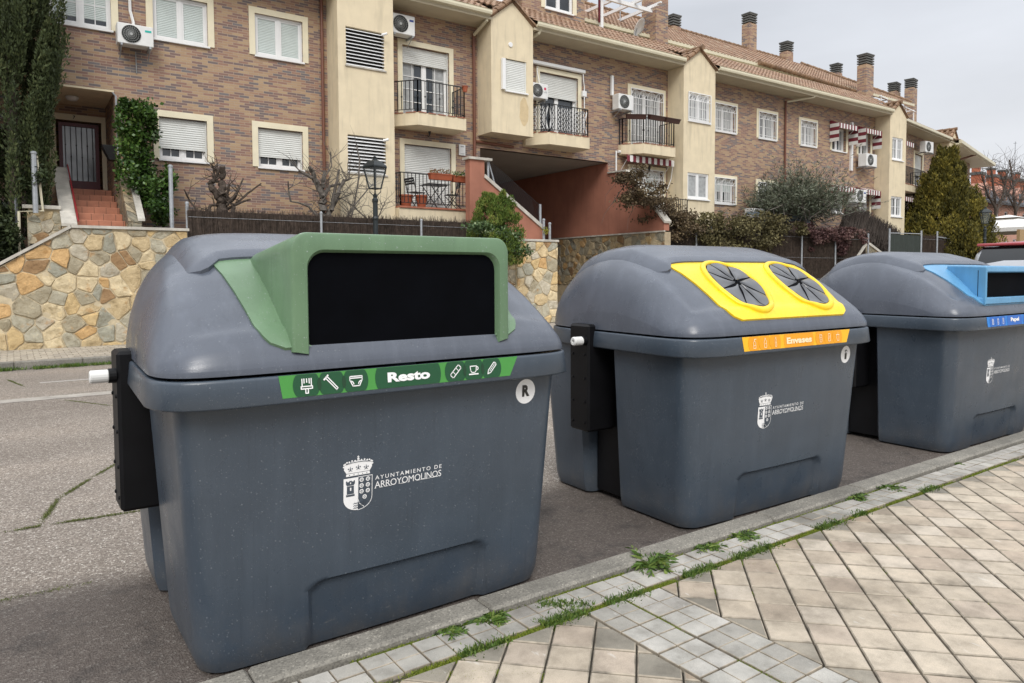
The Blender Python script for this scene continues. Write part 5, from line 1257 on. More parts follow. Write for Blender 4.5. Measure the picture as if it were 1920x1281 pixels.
def brushfence(x0, x1, y, z0, z1, label, seed, dens=150, dark=False):
    t = thing('brush_fence', label, 'fence', (0, y, 0))
    m = M(); m.box(x0, .035, z0, x1, .06, z1-.05); obj('backing', m, MAT['brush'], t)
    rg = random.Random(seed); m = M(); n = int((x1-x0)*dens*2.2)
    for k in range(n):
        x = rg.uniform(x0, x1); h = z1+rg.gauss(-.03, .05); b = rg.uniform(z0, z1-.3) if rg.random() < .6 else z0; dx = rg.gauss(0, .03); yy = rg.uniform(-.02, .03); r = rg.uniform(.0035, .009)
        a = (x, yy, b); c = (x+dx, yy+rg.gauss(0, .008), h); i = len(m.v)
        for p, rr in ((a, r), (c, r*.5)):
            for q in range(3): m.v.append((p[0]+rr*math.cos(q*2.094), p[1]+rr*math.sin(q*2.094), p[2]))
        for q in range(3): m.f.append((i+q, i+(q+1) % 3, i+3+(q+1) % 3, i+3+q)); m.m.append(0)
    tw = obj('brushwood', m, MAT['twig'], t); tw['kind'] = 'stuff'
    m = M()
    for z in (z0+.15, (z0+z1)/2, z1-.2): m.tube([(x0, -.03, z), (x1, -.03, z)], .004, 4)
    obj('wire', m, MAT['galv'], t); return t
brushfence(3.3, 11.9, 17.42, 1.6, 3.10, 'brown heather brush fence behind the green hooded container', 1)
bw = M(); bw.box(3.27, 17.35, .1, 12.2, 17.6, 1.98); tag(obj('retaining_wall', bw, MAT['stone']), 'rubble stone wall under the brown brush fence, hidden by the green hooded container', 'wall')
bw = M(); bw.box(18.0, 17.36, .1, 60, 17.7, 1.35); tag(obj('retaining_wall', bw, MAT['stone_small']), 'low stone base wall under the fences behind the yellow and blue containers', 'wall')
# rust coloured wall descending to the stone pillar, with wire netting
rw = thing('garden_wall', 'rust red rendered wall with white coping sloping down left of the passage', 'wall', (0, 17.8, 0))
m = M(); m.prism([(10.92, 2.0), (13.55, 2.0), (13.55, 2.98), (11.42, 4.42), (11.42, 4.90), (10.92, 4.90)], 0, .25); obj('render', m, MAT['redplaster'], rw)
m = M(); m.prism([(10.86, 4.90), (11.66, 4.90), (11.66, 4.97), (10.86, 4.97)], -.06, .32); m.prism([(11.40, 4.40), (13.55, 2.96), (13.60, 3.05), (11.42, 4.50)], -.05, .30); obj('coping', m, MAT['coping'], rw)
m = M(); m.tube([(11.62, .1, 4.3), (11.60, .1, 5.0)], .035, 6); m.tube([(11.62, .1, 4.92), (11.86, .1, 4.2)], .022, 6); m.tube([(13.52, .1, 2.9), (13.52, .1, 3.75)], .04, 8); obj('posts', m, MAT['galv'], rw)
m = M(); n = 34
for k in range(n):
    for s in (0, 1):
        x = 11.65+(13.5-11.65)*k/n; zb = 4.3-(x-11.5)*.675; zt = 4.95-(x-11.62)*.64
        xe = x+(.30 if s else -.30); xe = min(max(xe, 11.65), 13.5); m.tube([(x, .1, zb), (xe, .1, 4.95-(xe-11.62)*.64)], .004, 3, False)
m.tube([(11.62, .1, 4.97), (13.5, .1, 3.72)], .006, 4); obj('wire_netting', m, MAT['iron'], rw)
pl = thing('stone_pillar', 'short golden stone wall end with flat coping between the green and yellow containers', 'pillar', (0, 17.3, 0))
m = M(); m.box(12.2, 0, .1, 13.72, .4, 2.56); obj('masonry', m, MAT['mortar_pale'], pl); stonework('facing_stones', [(12.2, .1), (13.72, .1), (13.72, 2.56), (12.2, 2.56)], .29, lambda u, v, w: (u, -w, v), stone_cells_mat('golden_facing_stone', 1.15), pl, 6, .035, .012); m = M(); m.box(12.15, -.05, 2.562, 13.76, .45, 2.63, .01); obj('coping', m, MAT['coping'], pl)
post(13.35, 17.5, 2.63, 3.25, 'first of two stub posts on the golden stone wall end', .04); post(13.62, 17.55, 2.63, 3.15, 'second, shorter stub post at the right edge of the golden stone wall end', .04)
dw = thing('garden_wall', 'long rust red wall beside the passage with a crazy paved stone base, under the brown vine', 'wall', (17.76, 0, 0))
m = M(); yzprism(m, [(16.75, 3.02), (26.5, 3.02), (26.5, 5.59), (19.53, 5.59), (19.49, 5.20), (18.57, 5.16), (16.75, 3.30)], .02, .26); obj('render', m, MAT['redplaster'], dw)
m = M(); yzprism(m, [(16.7, .1), (26.5, .1), (26.5, 2.97), (16.7, 2.97)], 0, .28); obj('masonry', m, MAT['mortar_dim'], dw); stonework('facing_stones', [(16.7, 1.2), (16.7, 2.97), (24, 2.97), (24, 1.2)], .27, lambda u, v, w: (-w, u, v), MAT['facing_dark'], dw, 7, .025, .014)
m = M(); yzprism(m, [(16.68, 2.972), (26.5, 2.972), (26.5, 3.018), (16.68, 3.018)], -.05, .0); yzprism(m, [(18.5, 5.165), (19.46, 5.205), (19.46, 5.26), (18.5, 5.23)], -.04, .30); yzprism(m, [(16.7, 3.26), (18.56, 5.16), (18.52, 5.22), (16.68, 3.33)], -.03, .30); obj('coping', m, MAT['coping'], dw)
# ---- fences further right
brushfence(18.0, 31.1, 17.3, 1.2, 3.25, 'dark brush fence with creeper along the pavement behind the yellow container', 2, 110)
for x, l in ((19.9, 'galvanised post in the creeper right of the rust red wall'), (20.7, 'galvanised post in the creeper, second after the rust red wall'), (26.2, 'galvanised post in the brush fence where the olive green creeper ends'), (28.6, 'galvanised post in the brush fence under the maroon creeper'), (31.15, 'galvanised corner post where the brush fence ends by the little stone wall')):
    post(x, 17.22, 1.4, 3.3, l, .035)
ws = thing('stone_wall', 'small sloping stone wall with white coping beyond the maroon creeper', 'wall', (0, 17.5, 0))
m = M(); m.prism([(31.2, 1.0), (34.2, 1.0), (34.2, 1.9), (31.4, 3.0)], 0, .3); obj('masonry', m, MAT['stone_small'], ws); m = M(); m.prism([(31.3, 3.0), (34.3, 1.88), (34.3, 1.97), (31.35, 3.1)], -.05, .34); m.prism([(31.0, 2.9), (29.6, 1.7), (29.66, 1.68), (31.1, 2.88)], -.3, -.2); obj('coping', m, MAT['coping'], ws)
nf = thing('net_fence', 'fence panel covered in dark green windbreak cloth left of the conical evergreen', 'fence', (0, 17.35, 0))
m = M(); n = 24; m.grid([[(33.2+2.85*k/n, .012*math.sin(k*1.7)+.01*math.sin(k*.6+z*3), z) for k in range(n+1)] for z in (1.3, 2.0, 2.7, 3.38)]); obj('cloth', m, MAT['netting'], nf)
m = M(); m.tube([(33.15, 0, 3.42), (36.05, 0, 3.46)], .022, 6); obj('rail', m, MAT['galv'], nf)
for x in (33.15, 36.08): m = M(); m.tube([(x, -.02, 1.0), (x, -.02, 3.62)], .045, 8); obj('post', m, MAT['galv'], nf)
brushfence(36.1, 38.7, 17.35, 1.2, 3.42, 'short grey brush fence panel between the green cloth and the conical evergreen', 3, 90)
post(37.6, 17.3, 1.2, 3.6, 'braced post in the short grey brush panel beside the conical evergreen', .04, brace=(38.3, 17.3, 1.6))
df = thing('brush_fence', 'blackish brushwood screen sloping down beside the garden stairs, right of the olive bush', 'fence', (0, 18.3, 0))
rg = random.Random(5); m = M()
A = [at(1585, 388, 18.3), at(1625, 398, 18.3), at(1685, 432, 18.3)]
for k in range(900):
    t = rg.random()*2; i = min(int(t), 1); f = t-i; p = A[i]+(A[i+1]-A[i])*f; h = rg.uniform(.2, .42); L_ = rg.uniform(.7, 1.3); m.tube([(p.x-L_*.55+.2, rg.uniform(-.1, .1), p.z-L_), (p.x+rg.gauss(0, .05)+.1, rg.uniform(-.1, .1), p.z+rg.uniform(-.2, .10))], [.02, .007], 3, False)
obj('brushwood', m, MAT['brush'], df)['kind'] = 'stuff'
m = M(); P = [at(1585, 396, 18.35), at(1625, 406, 18.35), at(1685, 440, 18.35)]; m.face([(P[0].x, .05, P[0].z), (P[1].x, .05, P[1].z), (P[2].x, .05, P[2].z), (P[2].x, .05, 1.5), (P[0].x, .05, 1.5)]); obj('backing', m, MAT['brush'], df)
pc = thing('pergola', 'blue grey steel pergola roof rising above the creeper in front of the olive bush', 'pergola', (0, 18.2, 0))
m = M(); a, b, c, d = at(1403, 396, 18.2), at(1520, 405, 18.2), at(1440, 411, 18.2), at(1500, 402, 18.2)
m.box(a.x, 0, a.z-.15, a.x+1.0, .1, a.z-.02); m.box(a.x+.9, -.02, 2.2, a.x+1.05, .12, a.z+.05); m.tube([(c.x, .4, c.z-.06), (b.x-.2, 0, b.z)], .06, 4); m.tube([(c.x, .5, c.z-.15), (b.x, .05, b.z-.12)], .05, 4); m.box(b.x-.25, -.02, 2.2, b.x-.05, .12, b.z+.08); obj('frame', m, MAT['greymetal'], pc)
pz = at(1560, 470, 17.0)
# ------------------------------------------------------------------ things on the houses
def aircon(x, z, y, w_, h_, label, plate=None, d=.32, txt=None):
    t = thing('air_conditioner', label, 'air conditioner', (x, y, z), 0, 'air conditioning units on the facades')
    m = M(); m.box(0, 0, 0, w_, d, h_, .015); b = obj('casing', m, MAT['whiteplastic'], t)
    cx, cz, R = w_*.38, h_*.5, min(h_*.43, w_*.32)
    m = M(); m.lathe((cx, -.004, cz), [(R, .0), (R*.3, .0)], 28, 'y'); obj('fan_opening', m, simple('dark_fan_recess', (.055, .06, .06), .6, .2), t)
    m = M()
    for k in range(24): a = 2*PI*k/24; m.tube([(cx+R*.2*math.cos(a), -.012, cz+R*.2*math.sin(a)), (cx+R*math.cos(a+.35), -.012, cz+R*math.sin(a+.35))], .0035, 3, False)
    for f in (.35, .55, .78, 1.0): m.tube([(cx+R*f*math.cos(2*PI*k/28), -.012, cz+R*f*math.sin(2*PI*k/28)) for k in range(29)], .004, 4, False)
    m.lathe((cx, -.018, cz), [(R*.16, .0), (R*.19, .01)], 12, 'y'); obj('grille', m, simple('grey_grille', (.38, .39, .38), .5, .1), t)
    for xb in (.08, w_-.08): m = M(); m.box(xb-.02, -.03, -.05, xb+.02, d+.1, -.002); m.tube([(xb, -.02, -.03), (xb, d+.05, -.25)], .012, 4); obj('bracket', m, MAT['galv'], t)
    if plate: m = M(); m.box(w_*.76, -.004, h_*.70, w_*.94, -.0005, h_*.80); obj('nameplate', m, plate, b)
    if txt == 'circle':
        m = M(); m.lathe((w_*.82, -.004, h_*.68), [(.045, 0), (.045, .003)], 16, 'y'); obj('nameplate', m, simple('crimson_badge', (.55, .02, .08), .4, .1), b)
        fl = Flat(lambda u, v, l: (u, -.004, v)); fl.text('LG', w_*.74, w_*.92, h_*.40, h_*.52, 0, .03); obj('lettering', fl, MAT['curtain'], b)
    return t
a1 = aircon(2.20, 6.98, 19.06, .76, .47, 'white air conditioner with teal label between the two upper left windows', simple('teal_label', (.01, .42, .36), .4, .1))
m = M(); m.tube([(.36, .2, .47), (.38, .30, .6), (.33, .40, .9), (.33, .42, 1.7)], .035, 6); obj('pipe_cover', m, MAT['white'], a1); m = M(); m.tube([(.42, .40, -.05), (.43, .42, -.55)], .012, 5); obj('drain_hose', m, MAT['curtain'], a1)
aircon(9.13, 8.50, 19.06, .74, .56, 'white air conditioner under the eaves right of the louvred cream tower', simple('navy_label', (.02, .05, .25), .4, .1))
a3 = aircon(13.98, 7.32, 18.98, .70, .48, 'white air conditioner with round crimson badge above the lattice screened balcony', None, .34, 'circle')
m = M(); m.tube([(.62, .1, .45), (.60, .35, .6), (.60, .48, 1.05), (.66, .50, 1.2)], .02, 6); obj('pipe_cover', m, MAT['white'], a3)
a4 = aircon(17.85, 7.44, 19.0, .72, .54, 'white air conditioner left of the balcony with brown planters', None, .34); m = M(); m.box(.02, .38, .54, .12, .48, 1.25, .01); obj('pipe_cover', m, MAT['white'], a4)
a5 = aircon(33.9, 6.74, 18.9, .95, .60, 'white air conditioner under the last upper window before the third cream tower', None, .42); m = M(); m.box(-.45, .5, .3, -.3, .6, 2.1); m.box(-.45, .5, -.2, -.3, .6, .3); obj('pipe_cover', m, MAT['white'], a5)
p = at(1603, 379, 18.95); aircon(p.x, p.z, 18.9, .9, .62, 'white air conditioner with blue label between the two lower striped awnings', simple('blue_label', (.03, .12, .45), .4, .1), .42)
p = at(1746, 283, 19.6); aircon(p.x, p.z, 19.9, .9, .6, 'white air conditioner under the eaves above the top of the conical evergreen', None)
p = at(1404, 402, 18.8); aircon(p.x, p.z-.1, 18.7, .9, .35, 'low white air conditioner half hidden behind the creeper and steel pergola', None)
def striped(m, P0, P1, Q0, Q1, n, sc=0):
    "stripes between edge P0-P1 and edge Q0-Q1, alternating material 0 / 1; optional scallops below"
    P0, P1, Q0, Q1 = map(Vector, (P0, P1, Q0, Q1))
    for k in range(n):
        m.mi = k % 2; a, b = k/n, (k+1)/n; m.quad(P0.lerp(P1, a), P0.lerp(P1, b), Q0.lerp(Q1, b), Q0.lerp(Q1, a))
        if sc:
            A, B = Q0.lerp(Q1, a), Q0.lerp(Q1, b); m.face([A, B]+[A.lerp(B, .5)+(B-A)*.5*math.cos(t)-Vector((0, 0, sc*math.sin(t))) for t in (.5, 1.2, 1.9, 2.6)])
    m.mi = 0
AW = [MAT['redcloth'], MAT['whitecloth']]
def awning(x0, x1, zt, zb, out_, y, label, sides=True, n=13, rotz=0, loc=None, grp='striped awnings'):
    t = thing('awning', label, 'awning', loc or (0, y, 0), rotz, grp)
    m = M(); striped(m, (x0, -.03, zt), (x1, -.03, zt), (x0, -out_, zb+.2), (x1, -out_, zb+.2), n); striped(m, (x0, -out_, zb+.2), (x1, -out_, zb+.2), (x0, -out_, zb), (x1, -out_, zb), n, .03); obj('canopy', m, AW, t)
    if sides:
        for x in (x0, x1):
            m = M()
            nn = 6; H_ = 1.0
            for k in range(nn): m.mi = k % 2; za = zt-H_*k/nn; zc = zt-H_*(k+1)/nn; m.quad((x, -.03, za), (x, -out_ if k else -.1, za if k else za-.0), (x, -out_, zc), (x, -.03, zc))
            m.mi = 0; obj('side_curtain', m, AW, t)
    for xa in (x0+.1, x1-.1): m = M(); m.tube([(xa, -.03, zt-.6), (xa, -out_, zb+.18)], .012, 5); obj('arm', m, MAT['white'], t)
    return t
t = awning(18.3, 20.75, 5.98, 5.66, .45, 19.5, 'long red and white striped awning above the grilled door beside the rust red wall', False, 16)
m = M(); m.tube([(18.2, -.1, 6.02), (20.85, -.1, 6.02)], .05, 8); m.tube([(18.15, -.05, 6.05), (18.15, -.05, 5.0)], .03, 6); m.tube([(20.7, -.42, 5.65), (20.75, -.3, 5.2), (20.6, -.2, 4.7)], .016, 5); obj('roller', m, MAT['white'], t)
awning(31.7, 33.3, 8.72, 8.35, .5, 19.5, 'upper maroon striped awning farther left of the third cream tower'); awning(34.0, 35.45, 8.72, 8.35, .5, 19.5, 'upper maroon striped awning touching the third cream tower')
awning(31.7, 33.3, 5.78, 5.42, .5, 19.5, 'maroon and white striped awning over the lower window behind the olive bush'); awning(34.0, 35.45, 5.78, 5.42, .5, 19.5, 'maroon and white striped awning over the lower window beside the third tower')
awning(.1, 1.9, 8.55, 8.2, .8, 0, 'white and maroon striped awning over the balcony door right of the third tower', False, 12, math.radians(8.8), (37.3, 19.86, 0)); awning(.1, 3.6, 5.7, 5.35, .8, 0, 'white and dark striped awning over the lower door right of the third tower', False, 22, math.radians(8.8), (37.3, 19.86, 0))
ra = thing('rolled_awning', 'white rolled up awning bar above the lattice screened balcony door', 'awning', (0, 19.4, 0))
m = M(); m.box(14.05, -.06, 8.54, 16.62, .06, 8.66, .02); obj('cassette', m, MAT['white'], ra); m = M(); m.tube([(16.5, -.05, 8.5), (16.52, -.05, 8.25), (16.58, -.02, 8.1), (16.58, -.02, 7.35)], .018, 6); m.box(16.50, -.04, 7.75, 16.68, .06, 7.95, .01); obj('arm', m, MAT['white'], ra)
def planter(x, y, z, l, label, mt, dry=True, rotz=0, tilt=0):
    t = thing('planter_box', label, 'planter', (x, y, z), rotz, 'planter boxes on the balconies')
    m = M(); m.grid([[(-l/2+.02, -.07, 0), (l/2-.02, -.07, 0), (l/2-.02, .07, 0), (-l/2+.02, .07, 0)], [(-l/2, -.09, .15), (l/2, -.09, .15), (l/2, .09, .15), (-l/2, .09, .15)], [(-l/2-.01, -.10, .15), (l/2+.01, -.10, .15), (l/2+.01, .10, .15), (-l/2-.01, .10, .15)], [(-l/2-.01, -.10, .18), (l/2+.01, -.10, .18), (l/2+.01, .10, .18), (-l/2-.01, .10, .18)]], True); m.face([(-l/2, -.09, .165), (l/2, -.09, .165), (l/2, .09, .165), (-l/2, .09, .165)]); o = obj('box', m, mt, t)
    if tilt: t.rotation_euler[0] = tilt
    if dry:
        rgn = np.random.default_rng(int(x*10)); n = 260; P = np.stack([rgn.uniform(-l/2, l/2, n), rgn.normal(0, .07, n), rgn.uniform(.15, .30, n)], 1); D = rgn.normal(size=(n, 3)); D[:, 2] += .4
        leaves('foliage', P, D, .06, .03, DRY if dry is True else dry, t, 3)
    return t
DRY = leaf_mat('dry_leaves', (.12, .06, .03), (.24, .13, .055), (.20, .17, .06), .7)
IVY = leaf_mat('ivy_leaves', (.018, .042, .010), (.055, .115, .02), (.15, .22, .05), .35)
VAR = leaf_mat('variegated_leaves', (.03, .06, .02), (.10, .16, .06), (.38, .42, .25), .45)
planter(10.3, 18.42, 4.32, .72, 'terracotta planter of dried flowers on the terrace railing, left one', MAT['pot']); planter(11.0, 18.42, 4.30, .62, 'terracotta planter with trailing green on the terrace railing, right one', MAT['pot'], IVY)
for x, l in ((18.55, 'left'), (19.30, 'middle'), (20.12, 'right')): planter(x, 18.62-(.0 if l != 'left' else -.25), 7.12, .72, 'empty dark brown planter on the balcony rail, %s one of three' % l, MAT['brownplastic'], False, 0 if l != 'left' else -.5, .25)
def pot(x, y, z, r, h, label, mt='pot', green=None, seed=0, gh=.25):
    t = thing('flower_pot', label, 'flower pot', (x, y, z)); m = M(); m.lathe((0, 0, 0), [(r*.7, 0), (r*.95, h*.85), (r*1.08, h*.86), (r*1.08, h), (r*.9, h), (r*.88, h*.9)], 18); obj('pot', m, MAT[mt], t)
    if green:
        rgn = np.random.default_rng(seed); n = 260; P = rgn.normal(0, .4, (n, 3))*[r, r, gh*.6]+[0, 0, h+gh*.5]; D = rgn.normal(size=(n, 3)); D[:, 2] += .6; leaves('foliage', P, D, .06, .025, green, t, seed)
pot(9.35, 18.75, 3.53, .20, .34, 'large round terracotta pot behind the left end of the terrace railing'); pot(9.85, 18.75, 3.53, .17, .36, 'tall terracotta pot beside the folding chair on the terrace')
pot(11.75, 18.9, 3.15, .19, .36, 'terracotta pot with wispy plant at the top of the garden steps', green=DRY, seed=4, gh=.7); pot(12.2, 18.9, 2.9, .13, .2, 'small green planted pot beside the terracotta pot on the garden steps', 'netting', IVY, 5)
pot(11.35, 18.74, 7.05, .09, .17, 'small terracotta pot hooked on the right end of the upper left balcony')
def fchair(x, y, rz, label):
    t = thing('folding_chair', label, 'chair', (x, y, 3.53), rz, 'folding chairs on the terrace'); m = M()
    for s in (-.2, .2): m.tube([(s, -.22, 0), (s, .12, .46), (s, .22, .85)], .013, 5); m.tube([(s, .25, 0), (s, -.2, .45)], .013, 5)
    obj('frame', m, MAT['iron'], t); m = M()
    for k in range(6): m.box(-.2, -.2+k*.065, .44, .2, -.15+k*.065, .455)
    obj('seat', m, MAT['iron'], t); m = M()
    for k in range(3): m.box(-.2, .19+k*.012, .66+k*.07, .2, .205+k*.012, .715+k*.07)
    obj('backrest', m, MAT['iron'], t)
fchair(9.75, 18.95, PI/2+.2, 'black folding chair left of the folding table on the terrace'); fchair(11.0, 18.95, -PI/2-.3, 'black folding chair right of the folding table on the terrace')
t = thing('folding_table', 'black folding table between the two chairs on the terrace', 'table', (10.4, 18.95, 3.53)); m = M()
for k in range(8): m.box(-.36, -.3+k*.076, .70, .36, -.235+k*.076, .72)
obj('tabletop', m, MAT['iron'], t)
for s in (-.25, .25): m = M(); m.tube([(-.28, s, 0), (.28, s, .70)], .014, 5); m.tube([(.28, s, 0), (-.28, s, .70)], .014, 5); obj('leg', m, MAT['iron'], t)
t = thing('wall_lantern', 'small black wall lantern between the two left balcony doors', 'lamp', (10.45, 19.42, 5.78)); m = M(); m.tube([(0, .06, .0), (0, -.05, -.05), (0, -.1, .0)], .014, 5); obj('arm', m, MAT['iron'], t); m = M(); m.lathe((0, -.1, 0), [(.03, .0), (.06, .14), (.075, .15), (.02, .21)], 6); obj('lantern', m, MAT['iron'], t)
t = thing('wall_lantern', 'small black wall lantern over the grilled door under the long striped awning', 'lamp', (19.75, 19.42, 5.45)); m = M(); m.lathe((0, -.05, 0), [(.03, .0), (.06, .12), (.07, .13), (.02, .18)], 6); obj('lantern', m, MAT['iron'], t)
m = M(); m.box(11.55, 19.455, 5.30, 11.78, 19.475, 5.63); t = obj('wall_plaque', m, MAT['whiteplastic']); tag(t, 'white plaque on the brick beside the lower balcony door', 'plaque')
m = M(); m.box(11.61, 19.452, 5.55, 11.73, 19.4545, 5.59); m.box(11.60, 19.452, 5.34, 11.74, 19.4545, 5.355); obj('print', m, MAT['curtain'], t)
t = thing('letter_box', 'black letter box on the right wall of the porch', 'letter box', (2.02, 19.75, 4.35)); m = M(); m.grid([[(-.02, -.18, .30), (.12, -.18, .30), (.12, .18, .30), (-.02, .18, .30)], [(-.16, -.18, .34), (.12, -.18, .34), (.12, .18, .34), (-.16, .18, .34)][::1], [(.0, -.15, .0), (.12, -.15, .0), (.12, .15, .0), (.0, .15, .0)]], True); m.face([(.0, -.15, .0), (.12, -.15, .0), (.12, .15, .0), (.0, .15, .0)]); obj('box', m, MAT['iron'], t)
m = M(); m.tube([(2.10, 19.44, 5.9), (2.17, 19.44, 5.82), (2.18, 19.44, 4.4)], .02, 6); tag(obj('conduit', m, MAT['galv']), 'thin grey conduit down the right edge of the porch', 'pipe')
# ------------------------------------------------------------------ street lamps
def lamp(x, y, zb, zt, label, rot_=.3):
    t = thing('street_lamp', label, 'street lamp', (x, y, zb), rot_, 'classic lantern street lamps'); h = zt-zb; s = 1.0
    m = M(); m.lathe((0, 0, 0), [(.13, 0), (.13, .5), (.08, .6), (.065, .7), (.06, h-1.55), (.078, h-1.50), (.06, h-1.45), (.06, h-1.12), (.075, h-1.08), (.075, h-1.04), (.045, h-1.0), (.06, h-.95), (.03, h-.9)], 14); obj('post', m, MAT['lampiron'], t)
    m = M()
    for k in range(4): a = PI/4+k*PI/2; m.tube([(.04*math.cos(a), .04*math.sin(a), h-.95), (.13*math.cos(a), .13*math.sin(a), h-.86), (.12*math.cos(a), .12*math.sin(a), h-.78)], .012, 5)
    z0, z1 = h-.78, h-.27; r0_, r1_ = .14, .27
    for k in range(4):
        a = PI/4+k*PI/2; b = a+PI/2; m.tube([(r0_*math.cos(a), r0_*math.sin(a), z0), (r1_*math.cos(a), r1_*math.sin(a), z1)], .019, 5)
        for r, z in ((r0_, z0), (r1_, z1)): m.tube([(r*math.cos(a), r*math.sin(a), z), (r*math.cos(b), r*math.sin(b), z)], .014, 5)
    ln = obj('lantern', m, MAT['lampiron'], t)
    m = M(); m.grid([[(r*math.cos(PI/4+k*PI/2), r*math.sin(PI/4+k*PI/2), z) for k in range(4)] for r, z in ((r1_*1.08, z1), (r1_*1.06, z1+.03), (r1_*.62, z1+.14), (r1_*.5, z1+.15), (.05, z1+.19), (.05, z1+.22))], True); m.lathe((0, 0, z1+.22), [(.03, 0), (.045, .025), (.02, .05)], 10); obj('roof', m, MAT['lampiron'], ln)
    m = M(); m.grid([[(r*.97*math.cos(PI/4+k*PI/2), r*.97*math.sin(PI/4+k*PI/2), z) for k in range(4)] for r, z in ((r0_, z0+.01), (r1_, z1-.01))], True); obj('pane', m, PANE, ln)
MAT['lampiron'] = simple('dark_green_black_iron', (.012, .018, .020), .45, .2)
PANE = bpy.data.materials.new('clear_pane'); PANE.use_nodes = True
_n = PANE.node_tree.nodes; _l = PANE.node_tree.links; _m = _n.new('ShaderNodeMixShader'); _t = _n.new('ShaderNodeBsdfTransparent'); _m.inputs[0].default_value = .78
_l.new(_n['Principled BSDF'].outputs[0], _m.inputs[1]); _l.new(_t.outputs[0], _m.inputs[2]); _l.new(_m.outputs[0], _n['Material Output'].inputs[0]); _n['Principled BSDF'].inputs['Roughness'].default_value = .1; _n['Principled BSDF'].inputs['Base Color'].default_value = (.3, .33, .33, 1)
lamp(7.31, 16.3, .13, 4.45, 'black lantern street lamp behind the green hooded container'); q = at(1848, 388, 15.2); lamp(q.x, 15.2, .13, q.z, 'black lantern street lamp in front of the conical evergreen', .7)
# ------------------------------------------------------------------ plants
CYP = leaf_mat('cypress_sprays', (.026, .036, .014), (.058, .078, .026), (.105, .12, .045), .7)
THU = leaf_mat('golden_thuja_sprays', (.036, .036, .008), (.145, .125, .020), (.30, .235, .040), .7)
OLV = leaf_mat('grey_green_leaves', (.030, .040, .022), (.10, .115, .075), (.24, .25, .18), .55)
VIN = leaf_mat('brown_creeper_leaves', (.045, .030, .018), (.12, .085, .045), (.22, .17, .09), .7)
MAR = leaf_mat('maroon_creeper_leaves', (.04, .018, .018), (.12, .062, .058), (.23, .155, .125), .7)
def conifer(name, x, y, z0, z1, R, label, mt, n, seed, shape, lobes=60, ln=.11, wd=.05, cat='tree', trunk=True, lean=.0, group=None):
    t = thing(name, label, cat, (x, y, z0)); H_ = z1-z0; rg = np.random.default_rng(seed)
    if trunk: m = M(); m.tube([(0, 0, 0), (.02, 0, H_*.4), (0, 0, H_*.9)], [R*.12+.04, R*.07+.03, .02], 8); obj('trunk', m, MAT['bark'], t)
    # upright plume-like lobes make an uneven outline
    P = []; D = []; T = []
    per = n//lobes
    for k in range(lobes):
        h = rg.uniform(0.0, .93)**.9; a = rg.uniform(0, 2*PI); rr = R*shape(h)*rg.uniform(.62, 1.0)
        c = np.array([rr*math.cos(a), rr*math.sin(a), h*H_]); L_ = H_*rg.uniform(.10, .20)*(1.1-h*.5); w_ = R*rg.uniform(.16, .30)*(.5+.5*shape(h)); br = rg.uniform(-.28, .28)
        u = rg.uniform(0, 1, per); th = rg.uniform(0, 2*PI, per); prof_ = np.sin(np.clip(u*.9+.1, 0, 1)*PI)**.7*(1-.45*u); r = w_*prof_*rg.uniform(.55, 1.0, per)
        out_ = np.array([math.cos(a), math.sin(a), 0]); ax = np.array([out_[0]*.28, out_[1]*.28, 1.0])
        p = c+ax*(u*L_)[:, None]+np.stack([r*np.cos(th), r*np.sin(th), np.zeros(per)], 1)
        d = np.stack([np.cos(th)*.45, np.sin(th)*.45, np.full(per, 1.0)], 1)+rg.normal(0, .3, (per, 3))
        P.append(p); D.append(d); T.append(np.clip(.42+br+.25*rg.normal(0, .5, per), 0, 1))
    leaves('crown', np.concatenate(P), np.concatenate(D), ln, wd, mt, t, seed, tone=np.concatenate(T)); return t
conifer('cypress_tree', .12, 18.55, 2.2, 11.2, .70, 'tall dark green cypress at the left edge in front of the brick house', CYP, 96000, 21, lambda h: (.48+.52*min(1, h/.30)) if h < .28 else max(.05, 1-((h-.28)/.74)**2.2), 330, .085, .034)
q0 = at(928, 352, 17.0); conifer('thuja_shrub', q0.x, 17.0, 1.75, q0.z-.12, .74, 'small bright green conifer between the rust wall and green hooded container', leaf_mat('green_thuja_sprays', (.05, .09, .014), (.125, .185, .03), (.26, .25, .06), .65), 24000, 22, lambda h: .85+.15*h/.3 if h < .3 else max(.05, 1-((h-.3)/.72)**2.0)**.8, 160, .07, .026, 'shrub')
q0 = at(1775, 283, 18.3); conifer('conifer_tree', q0.x, 18.3, .2, q0.z-.15, 2.45, 'broad conical golden green evergreen beside the far street lamp', THU, 90000, 23, lambda h: (.8+.2*h/.3) if h < .3 else max(.02, (1-(h-.3)/.66)), 420, .17, .062)
